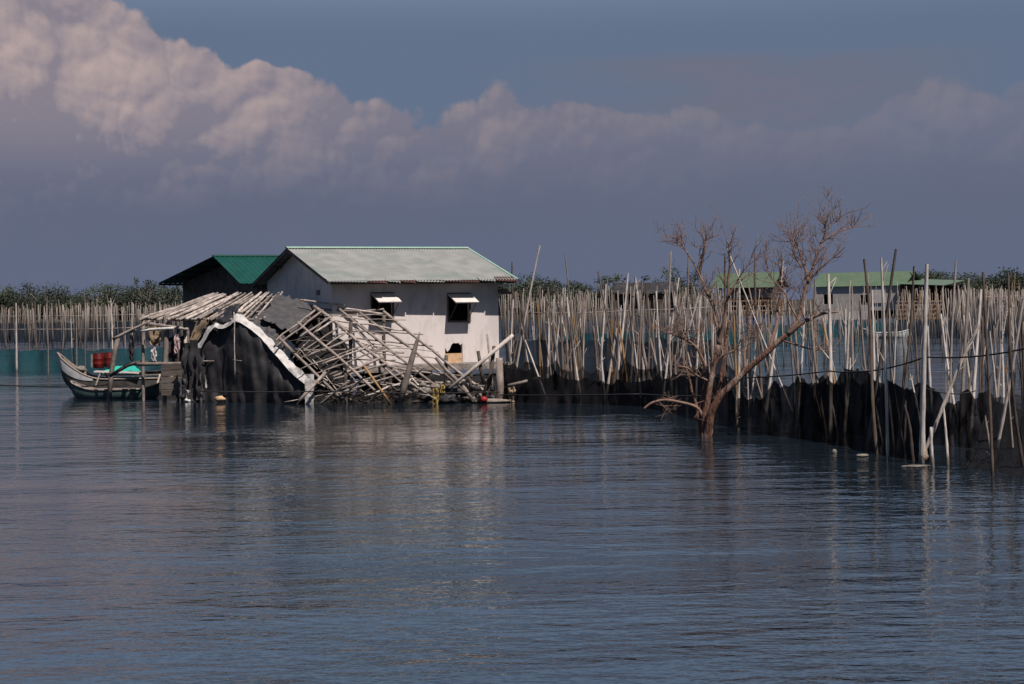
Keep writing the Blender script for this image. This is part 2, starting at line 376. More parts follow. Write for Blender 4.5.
def plant(px_, ytop, Y, kind, label, group, wide=1.0):
    src = lacy[len(TSTEP) % 2] if kind == 'lacy' else tproto[rnd.randrange(5)]
    if src.name in used: o = copy_tree(src)
    else: o = src; used.add(src.name)
    TSTEP.append(o)
    top = at(px_, ytop, Y); h = top.z / 0.97
    o.location = (top.x, Y, 0.05); s = h * wide * rnd.uniform(0.9, 1.15)
    o.scale = (s, s, h); o.rotation_euler = (0, 0, rnd.uniform(0, 6.28))
    tag(o, label, 'tree', group)
    return o
def interp(tb, x):
    for (a, b), (c, d2) in zip(tb, tb[1:]):
        if a <= x <= c: return lerp(b, d2, (x - a) / (c - a))
    return tb[0][1] if x < tb[0][0] else tb[-1][1]
profL = [(-60, 289), (8, 287), (26, 291), (46, 284), (67, 287), (80, 290), (100, 287), (125, 288), (146, 286), (160, 286), (215, 289)]
profM = [(480, 283), (505, 279), (520, 277), (540, 280), (556, 281), (575, 284), (600, 282), (622, 284), (700, 284)]
profR = [(840, 281), (890, 275), (910, 272), (930, 271), (960, 274), (990, 273), (1010, 271), (1090, 272)]
for prof, lab, grp in ((profL, 'dark mangrove tree in the tree line beyond the stakes left of the huts', 'mangroves on the left far shore'),
                       (profM, 'dark mangrove tree in the tree line behind the stakes right of the pale house', 'mangroves behind the middle stakes'),
                       (profR, 'dark mangrove tree in the tree line beyond the far house with the bamboo porch', 'mangroves on the right far shore')):
    for row, (Y, dy) in enumerate(((350, 1.0), (372, 3.5), (395, 6))):
        x = prof[0][0] + rnd.uniform(0, 8)
        while x < prof[-1][0]:
            plant(x, interp(prof, x) + dy - 1.0 + rnd.choice((rnd.uniform(-3.5, 0), rnd.uniform(2, 8))), Y + rnd.uniform(-6, 6), 'dense', lab, grp, rnd.uniform(1.0, 1.6))
            x += rnd.uniform(11, 22) if row == 0 else rnd.uniform(8, 15)
plant(146, 280, 345, 'lacy', 'tall open-crowned tree standing above the tree line left of the dark green roof', None, 0.9)
plant(629, 274, 345, 'lacy', 'airy open-crowned tree showing sky above the dark shelter among the stakes', None, 1.3)
plant(607, 276, 350, 'lacy', 'thin feathery tree beside the airy tree behind the middle stakes', None, 0.9)
plant(668, 262, 300, 'dense', 'rounded bushy tree behind the bare tree and left of the small green roofed hut', None, 0.62)
plant(690, 264, 300, 'dense', 'dark bushy tree just left of the small green roofed hut', None, 0.6)

# ------------------------------------------------------------------ gabled stilt houses
def corrugate(mb, P, Q, R_, S_, wave, amp, rows=3, rag=0.0, nrm=(0, 0, 1)):
    """corrugated sheet P-Q along the ridge, S-R along the eave"""
    P, Q, R_, S_ = map(Vector, (P, Q, R_, S_)); L = (Q - P).length; n = max(8, int(L / wave * 6)); nr = (Q - P).cross(S_ - P).normalized()
    if nr.z < 0: nr = -nr
    def fn(a, b):
        bb = b
        if rag and b == 1: bb = 1 + rag * (nz(math.floor(a * L / 0.8) * 3.7, 5) * 1.0)
        p = P.lerp(Q, a).lerp(S_.lerp(R_, a), bb)
        return p + nr * (amp * math.sin(2 * math.pi * a * L / wave))
    mb.grid(fn, n, rows)
def wall_panel(mb, O, ex, length, z0, z1, holes, th, inn):
    """wall in the plane through O along ex with rectangular holes (s0, s1, za, zb); inn points indoors"""
    O, ex, inn = Vector(O), Vector(ex), Vector(inn); up = Vector((0, 0, 1))
    xs = sorted({0, length, *[h[0] for h in holes], *[h[1] for h in holes]}); zs = sorted({z0, z1, *[h[2] for h in holes], *[h[3] for h in holes]})
    for a, b in zip(xs, xs[1:]):
        for c, d2 in zip(zs, zs[1:]):
            if any(h[0] <= (a + b) / 2 <= h[1] and h[2] <= (c + d2) / 2 <= h[3] for h in holes): continue
            for dp in (0, th):
                mb.quad(*[O + ex * s + up * z + inn * dp for s, z in ((a, c), (b, c), (b, d2), (a, d2))])
    for h in holes:
        for (s, z), (s2, z2) in (((h[0], h[2]), (h[1], h[2])), ((h[1], h[2]), (h[1], h[3])), ((h[1], h[3]), (h[0], h[3])), ((h[0], h[3]), (h[0], h[2]))):
            mb.quad(O + ex * s + up * z, O + ex * s2 + up * z2, O + ex * s2 + up * z2 + inn * th, O + ex * s + up * z + inn * th)

SC = 1.075
A = Vector((at(332, 281, 52 * SC).x, 52 * SC, 0)); B = Vector((at(498, 281, 54.6 * SC).x, 54.6 * SC, 0))
HL = (B - A).length; HA = math.atan2(B.y - A.y, B.x - A.x); HD = 5.95 * SC
house = empty('stilt_house', A, 'pale plastered stilt house under a faded grey green corrugated roof with two propped windows', 'house', HA)
ex = (B - A).normalized(); inn = Vector((-ex.y, ex.x, 0))
def onwall(px_, py_):
    """(s, z) on the front wall seen at a pixel"""
    o = Vector((0, 0, CAM_H)); dr = at(px_, py_, 1.0) - o
    t = (A - o).dot(inn) / dr.dot(inn); p = o + dr * t
    return (p - A).dot(ex), p.z
ZB = onwall(450, 362)[1]; ZE = onwall(420, 281)[1] + 0.12
win = []
for x0, x1, y0, y1 in ((372, 392.5, 294.5, 319.5), (448.4, 469.2, 295, 320.3)):
    s0, z1 = onwall(x0, y0); s1, z0 = onwall(x1, y1); win.append((s0, s1, z0, z1))
hs0, hz1 = onwall(445, 342.5); hs1, hz0 = onwall(462.5, 352.5)
hole = (hs0, hs1, hz0 - 0.34, hz1)
RISE = 1.00; OV = 0.66; OG = 0.40
mb = MB()
wall_panel(mb, (0, 0, 0), (1, 0, 0), HL, ZB, ZE, win + [hole], 0.12, (0, 1, 0))
mb.build('front_wall', M['plaster'], house)
mb = MB()
ZV = ZE - 0.55
gw = [(1.1, 1.45, ZV, ZV + 0.17), (HD - 1.5, HD - 1.15, ZV, ZV + 0.17)]
wall_panel(mb, (0, 0.001, 0), (0, 1, 0), HD, ZB, ZE, gw, 0.12, (1, 0, 0))
for dp in (0.0, 0.12): mb.quad((dp, 0, ZE), (dp, HD, ZE), (dp, HD / 2, ZE + RISE))
mb.build('gable_wall', M['plaster'], house)
mb = MB(); wall_panel(mb, (HL, 0.001, 0), (0, 1, 0), HD, ZB, ZE, [], 0.12, (-1, 0, 0)); mb.quad((HL, 0, ZE), (HL, HD, ZE), (HL, HD / 2, ZE + RISE)); mb.build('end_wall', M['plaster'], house)
mb = MB(); wall_panel(mb, (0, HD, 0), (1, 0, 0), HL, ZB, ZE, [], 0.12, (0, -1, 0)); mb.build('rear_wall', M['plaster'], house)
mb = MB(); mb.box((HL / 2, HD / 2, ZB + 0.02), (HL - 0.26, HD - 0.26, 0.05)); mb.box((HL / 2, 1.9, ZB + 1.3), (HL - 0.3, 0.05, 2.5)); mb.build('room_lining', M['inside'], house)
# roof
def roof(parent, L, D, ze, rise, ov, og, mroof, rag=0.0, amp=0.022, wave=0.16, rp=0.5):
    H_ = D * rp; ridge = ze + rise * (1 + 0.0) + 0.10; slope = rise / H_; lowz = ze + 0.10 - ov * slope; lowr = ze + 0.10 - ov * rise / (D - H_)
    mb = MB(); corrugate(mb, (-og, H_, ridge), (L + og, H_, ridge), (L + og, -ov, lowz), (-og, -ov, lowz), wave, amp, 5, rag)
    f = mb.build('roof', mroof, parent, smooth=True)
    mb = MB(); corrugate(mb, (-og, H_, ridge), (L + og, H_, ridge), (L + og, D + ov, lowr), (-og, D + ov, lowr), wave, amp, 5)
    mb.build('rear_roof', mroof, parent, smooth=True)
    return f, ridge, lowz, slope
rf, ridge, lowz, slope = roof(house, HL, HD, ZE, RISE, OV, OG, M['roof'], 0.012, 0.014, 0.11)
mb = MB()
for s in (-1, 1):
    mb.quad((-OG - 0.02, HD / 2, ridge + 0.05), (HL + OG + 0.02, HD / 2, ridge + 0.05), (HL + OG + 0.02, HD / 2 + s * 0.15, ridge - 0.15 * slope + 0.04), (-OG - 0.02, HD / 2 + s * 0.15, ridge - 0.15 * slope + 0.04))
for xx, c in ((HL + OG, 1), ):
    mb.beam((xx, HD / 2, ridge + 0.01), (xx, -OV, lowz + 0.02), 0.08, 0.04)
mb.build('ridge_cap', M['mint'], rf)
# rust strips along the eave, hung under the edge
for s0, s1, mt, e, dz in ((0.0, 0.20, 'roof', 0.02, -0.01), (0.205, 0.30, 'rust', 0.07, -0.035), (0.305, 0.37, 'roof', 0.03, -0.02), (0.375, 0.45, 'rust', 0.06, -0.03), (0.455, 0.60, 'roof', 0.05, -0.02), (0.605, 0.79, 'rust', 0.06, -0.035), (0.795, 0.88, 'roof', 0.03, -0.005), (0.885, 1.0, 'rust', 0.09, -0.01)):
    mb = MB(); x0, x1 = lerp(-OG, HL + OG, s0), lerp(-OG, HL + OG, s1); up = 0.06 if mt == 'rust' else 0.22
    if s0 > 0.86: up = 0.24
    corrugate(mb, (x0, -OV + up, lowz + up * slope + 0.030 + 1.5 * (dz if mt == 'rust' and s0 < 0.86 else 0)), (x1, -OV + up, lowz + up * slope + 0.030 + 1.5 * (dz if mt == 'rust' and s0 < 0.86 else 0)), (x1, -OV - e, lowz - e * slope + dz - 0.03), (x0, -OV - e, lowz - e * slope + 0.0 + dz), 0.11, 0.014, 2)
    mb.build('eave_sheet', M[mt], rf, smooth=True)
mb = MB()
for yy, zz in ((-OV + 0.08, lowz), (HD + OV - 0.08, lowz), (HD / 2, ridge - 0.06), (HD * 0.25, (ridge + ZE) / 2 + 0.0), (HD * 0.75, (ridge + ZE) / 2)):
    mb.beam((-OG + 0.03, yy, zz - 0.07), (HL + OG - 0.03, yy, zz - 0.07), 0.05, 0.09)
for xx in (-OG + 0.04, HL + OG - 0.04):
    for sy in (-OV, HD + OV): mb.beam((xx, HD / 2, ridge - 0.09), (xx, sy, lowz - 0.07), 0.06, 0.08)
mb.build('rafters', M['darkwood'], house)
# propped shutters
for s0, s1, z0, z1 in win:
    r_ = MB(); 
    for a, b2, c, d2 in ((s0 - 0.05, s0, z0, z1), (s1, s1 + 0.05, z0, z1), (s0 - 0.05, s1 + 0.05, z0 - 0.06, z0), (s0 - 0.05, s1 + 0.05, z1, z1 + 0.07)):
        r_.box(((a + b2) / 2, -0.012, (c + d2) / 2), (b2 - a, 0.05, d2 - c))
    wd = r_.build('window_frame', M['darkwood'], house)
    a_ = MB(); a_.beam(((s0 + s1) / 2, -0.05, z1 + 0.02), ((s0 + s1) / 2, -0.68, z1 - 0.26), s1 - s0 + 0.1, 0.035); a_.build('propped_shutter', M['awning'], wd)
    a_ = MB(); a_.beam((s1 - 0.03, -0.03, z0 + 0.05), (s1 - 0.03, -0.64, z1 - 0.27), 0.016, 0.016); a_.build('prop_stick', M['darkwood'], wd); a_ = MB(); a_.beam((s0 + 0.03, -0.03, z0 + 0.05), (s0 + 0.03, -0.64, z1 - 0.27), 0.016, 0.016); a_.build('prop_stick', M['darkwood'], wd)
# jagged broken edge round the hole, and the board across its foot
jg = MB(); tops = [0.16, 0.30, 0.22, 0.05, 0.0, 0.02, 0.0, 0.08, 0.02]
for i in range(8):
    a, b2 = lerp(hs0, hs1, i / 8), lerp(hs0, hs1, (i + 1) / 8)
    jg.quad((a, -0.004, hz1), (b2, -0.004, hz1), (b2, -0.004, hz1 - tops[i + 1] - 0.02), (a, -0.004, hz1 - tops[i] - 0.02))
jg.build('broken_edge', M['plaster'], house)
mb = MB(); mb.box(((hs0 + hs1) / 2, 0.05, hole[2] + 0.16), (hs1 - hs0 + 0.0, 0.05, 0.32)); mb.build('patch_board', M['timber'], house)
mb = MB(); mb.beam((HL - 0.02, -0.02, ZV + 0.1), (HL + 0.35, 0.0, ZV - 0.02), 0.7, 0.05); mb.build('side_hood', M['darkwood'], house)
# deck and stilts
mb = MB()
for i in range(6): mb.box((HL / 2, -0.12 - i * 0.17, ZB - 0.06 + 0.01 * nz(i * 3.3)), (HL + 0.02, 0.155, 0.045))
mb.box((HL / 2, -1.06, ZB - 0.13), (HL + 0.02, 0.05, 0.20)); mb.build('deck', M['lath'], house)
for i in range(5):
    for j, yy in enumerate((-0.95, HD * 0.5, HD - 0.1)):
        mb = MB(); xx = lerp(0.1, HL - 0.1, i / 4) + 0.05 * nz(i * 2.1, j); mb.tube([(xx, yy, -0.7), (xx + 0.03, yy, 0.4), (xx, yy, ZB - 0.09)], 0.075, 8); mb.build('stilt', M['darkwood'], house)
mb = MB(); mb.beam((0, -0.86, 0.55), (HL, -0.86, 0.62), 0.05, 0.09); mb.beam((0, HD * 0.5 + 0.1, 0.5), (HL, HD * 0.5 + 0.1, 0.5), 0.05, 0.1); mb.build('brace', M['darkwood'], house)

# second house behind, dark green roof
a2 = R(33); L2, D2 = 5.2, 7.6
c2_ = at(237, 283, 66.0)
h2 = empty('stilt_house', (c2_.x + 0.6, 67.1, 0), 'dark stilt house with a deep green metal roof, behind and left of the pale house', 'house', a2)
ze2 = c2_.z + 0.12
RP, RI2 = 0.27, 0.90
mb = MB(); wall_panel(mb, (0, 0, 0), (1, 0, 0), L2, 1.1, ze2, [(1.2, 2.0, 2.2, 3.0)], 0.1, (0, 1, 0)); mb.build('front_wall', M['darkwood'], h2)
mb = MB(); wall_panel(mb, (0, D2, 0), (1, 0, 0), L2, 1.1, ze2, [], 0.1, (0, -1, 0)); mb.build('rear_wall', M['darkwood'], h2)
for nm, xx, sg in (('gable_wall', 0, 1), ('end_wall', L2, -1)):
    mb = MB(); wall_panel(mb, (xx, 0.001, 0), (0, 1, 0), D2, 1.1, ze2, [], 0.1, (sg, 0, 0)); mb.quad((xx, 0, ze2), (xx, D2, ze2), (xx, D2 * RP, ze2 + RI2)); mb.build(nm, M['darkwood'], h2)
rf2, rz2, lz2, sl2 = roof(h2, L2, D2, ze2, RI2, 0.55, 0.95, M['green'], 0, 0.013, 0.22, RP)
mb = MB(); mb.tube([(-0.97, D2 * RP, rz2 + 0.015), (L2 + 0.7, D2 * RP, rz2 + 0.015)], 0.05, 8); mb.build('ridge_cap', M['green'], rf2)
for i in range(8):
    yy = lerp(-0.4, D2 + 0.4, i / 7); zz = rz2 - (D2 * RP - yy) * sl2 if yy < D2 * RP else rz2 - (yy - D2 * RP) * RI2 / (D2 * (1 - RP))
    mb = MB(); mb.beam((-0.92, yy, zz - 0.07), (L2 + 0.7, yy, zz - 0.07), 0.05, 0.08); mb.build('purlin', M['darkwood'], h2)
for i in range(3):
    for yy in (0.1, D2 - 0.1):
        mb = MB(); mb.tube([(lerp(0.1, L2 - 0.1, i / 2), yy, -0.7), (lerp(0.1, L2 - 0.1, i / 2), yy, 1.1)], 0.08, 8); mb.build('stilt', M['darkwood'], h2)
mb = MB(); mb.box((L2 / 2, D2 / 2, 1.06), (L2 + 0.3, D2 + 0.3, 0.08)); mb.build('deck', M['darkwood'], h2)

# far house on the right with a bamboo porch
Yr = 150.0; cr_ = at(816, 287, Yr + 4); ar = R(-33); Lr, Dr = 7.9, 4.8
h3 = empty('stilt_house', (cr_.x, Yr + 4, 0), 'far light green roofed house with grey wall and open timber porch, behind the right stakes', 'house', ar)
ze3 = 4.05
mb = MB(); wall_panel(mb, (0, 0, 0), (1, 0, 0), Lr, 1.9, ze3, [(0.7, 1.6, 2.5, 3.4), (4.2, 4.9, 2.4, 3.3)], 0.1, (0, 1, 0)); mb.build('front_wall', mat('grey_block', (0.46, 0.43, 0.41), (0.54, 0.51, 0.49), 2, 0.9), h3)
mb = MB(); wall_panel(mb, (0, Dr, 0), (1, 0, 0), Lr, 1.1, ze3, [], 0.1, (0, -1, 0)); mb.build('rear_wall', M['darkwood'], h3)
mb = MB(); wall_panel(mb, (0, -0.002, 0), (1, 0, 0), Lr * 0.62, 1.1, 1.896, [], 0.1, (0, 1, 0)); mb.build('white_panel', M['awning'], h3)
mb = MB(); mb.box((5.9, -0.04, 3.2), (1.2, 0.06, 1.3)); mb.build('white_panel', M['awning'], h3)
mb = MB(); wall_panel(mb, (Lr, 0.001, 0), (0, 1, 0), Dr, 1.1, ze3, [], 0.1, (-1, 0, 0)); mb.quad((Lr, 0, ze3), (Lr, Dr, ze3), (Lr, Dr / 2, ze3 + 1.2)); mb.build('gable_wall', M['darkwood'], h3)
mb = MB(); wall_panel(mb, (0, 0.001, 0), (0, 1, 0), Dr, 1.1, ze3, [], 0.1, (1, 0, 0)); mb.quad((0, 0, ze3), (0, Dr, ze3), (0, Dr / 2, ze3 + 1.2)); mb.build('gable_wall', M['darkwood'], h3)
roof(h3, Lr, Dr, ze3, 1.2, 0.15, 0.5, M['lgreen'], 0, 0.004, 0.3)
mb = MB(); x0, x1 = Lr - 1.2, Lr + 4.2
mb.quad((x0 + 1.3, Dr + 0.2, ze3 + 0.55), (x1, Dr + 0.2, ze3 + 0.35), (x1 + 0.1, -1.0, ze3 - 0.1), (x0 + 1.3, -1.0, ze3 + 0.1)); mb.quad((x0 + 1.3, Dr + 0.2, ze3 + 0.6), (x1, Dr + 0.2, ze3 + 0.4), (x1 + 0.1, -1.05, ze3 - 0.05), (x0 + 1.3, -1.05, ze3 + 0.15)); mb.build('porch_roof', M['lgreen'], h3)
mb = MB()
for i in range(7): mb.tube([(lerp(Lr + 0.1, x1 - 0.1, i / 6), -0.9, -0.6), (lerp(Lr + 0.1, x1 - 0.1, i / 6), -0.9, ze3)], 0.05, 6)
for z in (1.15, 1.55, 1.95, 2.35, 2.65): mb.beam((Lr, -0.96, z), (x1, -0.96, z), 0.05, 0.12)
mb.beam((Lr + 2.5, -1.0, 1.2), (Lr + 3.5, -1.0, 2.6), 0.05, 0.1)
mb.build('porch_rail', M['timber'], h3)
mb = MB(); mb.box((Lr + 1.9, -0.5, 1.75), (3.6, 0.05, 1.2)); mb.build('porch_board', M['timber'], h3)
mb = MB(); wall_panel(mb, (Lr + 0.1, Dr, 0), (1, 0, 0), 3.8, 1.1, ze3, [], 0.1, (0, -1, 0)); mb.box((Lr + 2.0, Dr / 2 - 0.4, 1.05), (4.0, Dr + 1.2, 0.1)); mb.box((Lr + 1.2, 0.6, 2.3), (1.8, 0.06, 2.0)); mb.build('porch_back', M['darkwood'], h3)
for i in range(5):
    for yy in (0.05, Dr - 0.1):
        mb = MB(); mb.tube([(lerp(0.1, Lr - 0.1, i / 4), yy, -0.7), (lerp(0.1, Lr - 0.1, i / 4), yy, 1.1)], 0.09, 6); mb.build('stilt', M['darkwood'], h3)
# middle hut
Ym = 165.0; cm = at(717, 283, Ym + 2); am_ = R(-30); Lm, Dm = 5.6, 3.0
h4 = empty('stilt_hut', (cm.x, Ym + 2, 0), 'small light green roofed hut on stilts behind the bare tree', 'hut', am_)
ze4 = 4.45
mb = MB(); wall_panel(mb, (0, 0, 0), (1, 0, 0), Lm, 3.2, ze4, [(0.5, 1.6, 3.45, 4.2), (2.4, 3.4, 3.45, 4.2)], 0.08, (0, 1, 0)); mb.build('front_wall', mat('hut_wall', (0.20, 0.18, 0.20), (0.28, 0.26, 0.27), 2, 0.9), h4)
mb = MB(); wall_panel(mb, (0, Dm, 0), (1, 0, 0), Lm, 1.9, ze4, [], 0.08, (0, -1, 0)); mb.build('rear_wall', M['darkwood'], h4)
mb = MB(); wall_panel(mb, (Lm, 0.001, 0), (0, 1, 0), Dm, 1.9, ze4, [], 0.08, (-1, 0, 0)); mb.quad((Lm, 0, ze4), (Lm, Dm, ze4), (Lm, Dm / 2, ze4 + 1.1)); mb.build('gable_wall', M['darkwood'], h4)
mb = MB(); mb.quad((0, 0, ze4), (0, Dm, ze4), (0, Dm / 2, ze4 + 1.1)); mb.build('gable_wall', M['darkwood'], h4)
roof(h4, Lm, Dm, ze4, 1.1, 0.5, 0.5, M['lgreen'], 0, 0.004, 0.3)
mb = MB()
for z in (1.95, 2.4, 2.9): mb.beam((-1.0, -0.6, z), (Lm + 1.5, -0.6, z), 0.06, 0.12)
for i in range(8): mb.tube([(lerp(-1, Lm + 1.4, i / 7), -0.65, -0.6), (lerp(-1, Lm + 1.4, i / 7), -0.65, 2.95)], 0.05, 6)
mb.build('railing', M['timber'], h4)
mb = MB(); mb.box((Lm / 2 + 0.2, Dm / 2 - 0.3, 1.85), (Lm + 2.4, Dm + 0.9, 0.1)); mb.build('deck', M['darkwood'], h4)
for i in range(4):
    for yy in (0.1, Dm - 0.1):
        mb = MB(); mb.tube([(lerp(0.1, Lm - 0.1, i / 3), yy, -0.7), (lerp(0.1, Lm - 0.1, i / 3), yy, 1.85)], 0.09, 6); mb.build('stilt', M['darkwood'], h4)
# low dark shelter among the far stakes
cs = at(612, 292, 140)
h5 = empty('fishing_shelter', (cs.x, 140, 0), 'low dark roofed shelter among the far stakes behind the middle thicket', 'shelter', R(-8))
mb = MB()
mb.grid(lambda a, b: (5.2 * a, 2.6 * b, 3.7 + 0.85 * (1 - abs(2 * b - 1)) + 0.10 * nz(a * 7, b * 5, 3)), 18, 8); mb.build('roof', M['blacktarp'], h5)
mb = MB(); mb.box((2.6, 2.3, 3.0), (5.0, 0.06, 1.3)); mb.box((4.0, 0.3, 2.8), (2.0, 0.06, 1.5)); mb.build('wall', M['darkwood'], h5)
for i in range(4):
    for yy in (0.1, 2.4):
        mb = MB(); mb.tube([(0.1 + i * 1.65, yy, -0.6), (0.1 + i * 1.65, yy, 3.75)], 0.06, 6); mb.build('post', M['darkwood'], h5)

# ------------------------------------------------------------------ poles
def pole_mesh(matname, seed, stubs=False):
    r = random.Random(seed); mb = MB(); n = 18
    a1, a2, ph = r.uniform(-1.6, 1.6), r.uniform(-0.9, 0.9), r.uniform(0, 6.28)
    pts, rad = [], []
    for i in range(n + 1):
        t = i / n; bx = a1 * math.sin(math.pi * t) + a2 * math.sin(2 * math.pi * t + ph) - a2 * math.sin(ph) * (1 - t) - a2 * math.sin(2 * math.pi + ph) * t
        by = a2 * math.sin(math.pi * t * 1.5) * (1 - t)
        base = 1.0 - 0.38 * t
        pts.append((bx, by, t)); rad.append(base * (1.16 if i % 3 == 1 else 1.0) * r.uniform(0.94, 1.06))
    # tube in a space where z is stretched, so rings stay level
    mb.tube([(p[0], p[1], p[2] * 60) for p in pts], rad, 7)
    if stubs:
        for j in range(r.randint(2, 4)):
            t = r.uniform(0.45, 0.98); w_ = r.uniform(0, 6.28); p = pts[int(t * n)]
            q = Vector((p[0], p[1], p[2] * 60)); l = r.uniform(2.5, 6)
            mb.tube([q, q + Vector((math.cos(w_) * l, math.sin(w_) * l, l * r.uniform(0.3, 1.3)))], [0.3, 0.16], 4)
    for v_ in mb.v: v_.z /= 60
    me = bpy.data.meshes.new('bamboo_pole'); me.from_pydata([tuple(p) for p in mb.v], [], mb.f); me.materials.append(M[matname]); me.polygons.foreach_set('use_smooth', [True] * len(mb.f)); me.update()
    return me
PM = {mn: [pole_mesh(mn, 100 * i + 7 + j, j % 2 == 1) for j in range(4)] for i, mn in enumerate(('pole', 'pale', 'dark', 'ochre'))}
NPOLE = []
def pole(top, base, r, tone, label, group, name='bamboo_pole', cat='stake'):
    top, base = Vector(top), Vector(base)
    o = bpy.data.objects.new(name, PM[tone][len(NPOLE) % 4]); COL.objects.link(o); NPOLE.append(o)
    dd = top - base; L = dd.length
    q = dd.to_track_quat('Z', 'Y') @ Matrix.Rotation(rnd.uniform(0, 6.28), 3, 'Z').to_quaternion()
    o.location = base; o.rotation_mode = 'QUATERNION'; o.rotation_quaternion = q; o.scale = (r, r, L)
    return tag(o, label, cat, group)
def ppole(x0, y0, x1, y1, Y, wpx, tone, label, group, name='bamboo_pole', cat='stake', dY=0.0):
    """pole seen from its tip (x0,y0) to (x1,y1); Y None: (x1,y1) is where it meets the water"""
    if Y is None: Y = ydist(x1, y1)
    a = at(x0, y0, Y + dY); b = at(x1, y1, Y)
    if a.z - b.z > 0.05 and b.z > -0.55: b = b + (b - a) * ((b.z + 0.6) / (a.z - b.z))
    return pole(a, b, wpx * Y / FPX * 0.39, tone, label, group, name, cat)
G_R = ('bamboo stake standing along the black net at the right', 'stakes along the right black net')
G_RB = ('bamboo stake standing in the open water behind the right black net', 'stakes behind the right black net')
G_M = ('weathered bamboo stake in the crowded thicket between the pale house and the bare tree', 'stakes in the middle thicket')
G_L = ('thin bamboo stake standing in the water near the teal net at the far left', 'stakes near the left teal net')
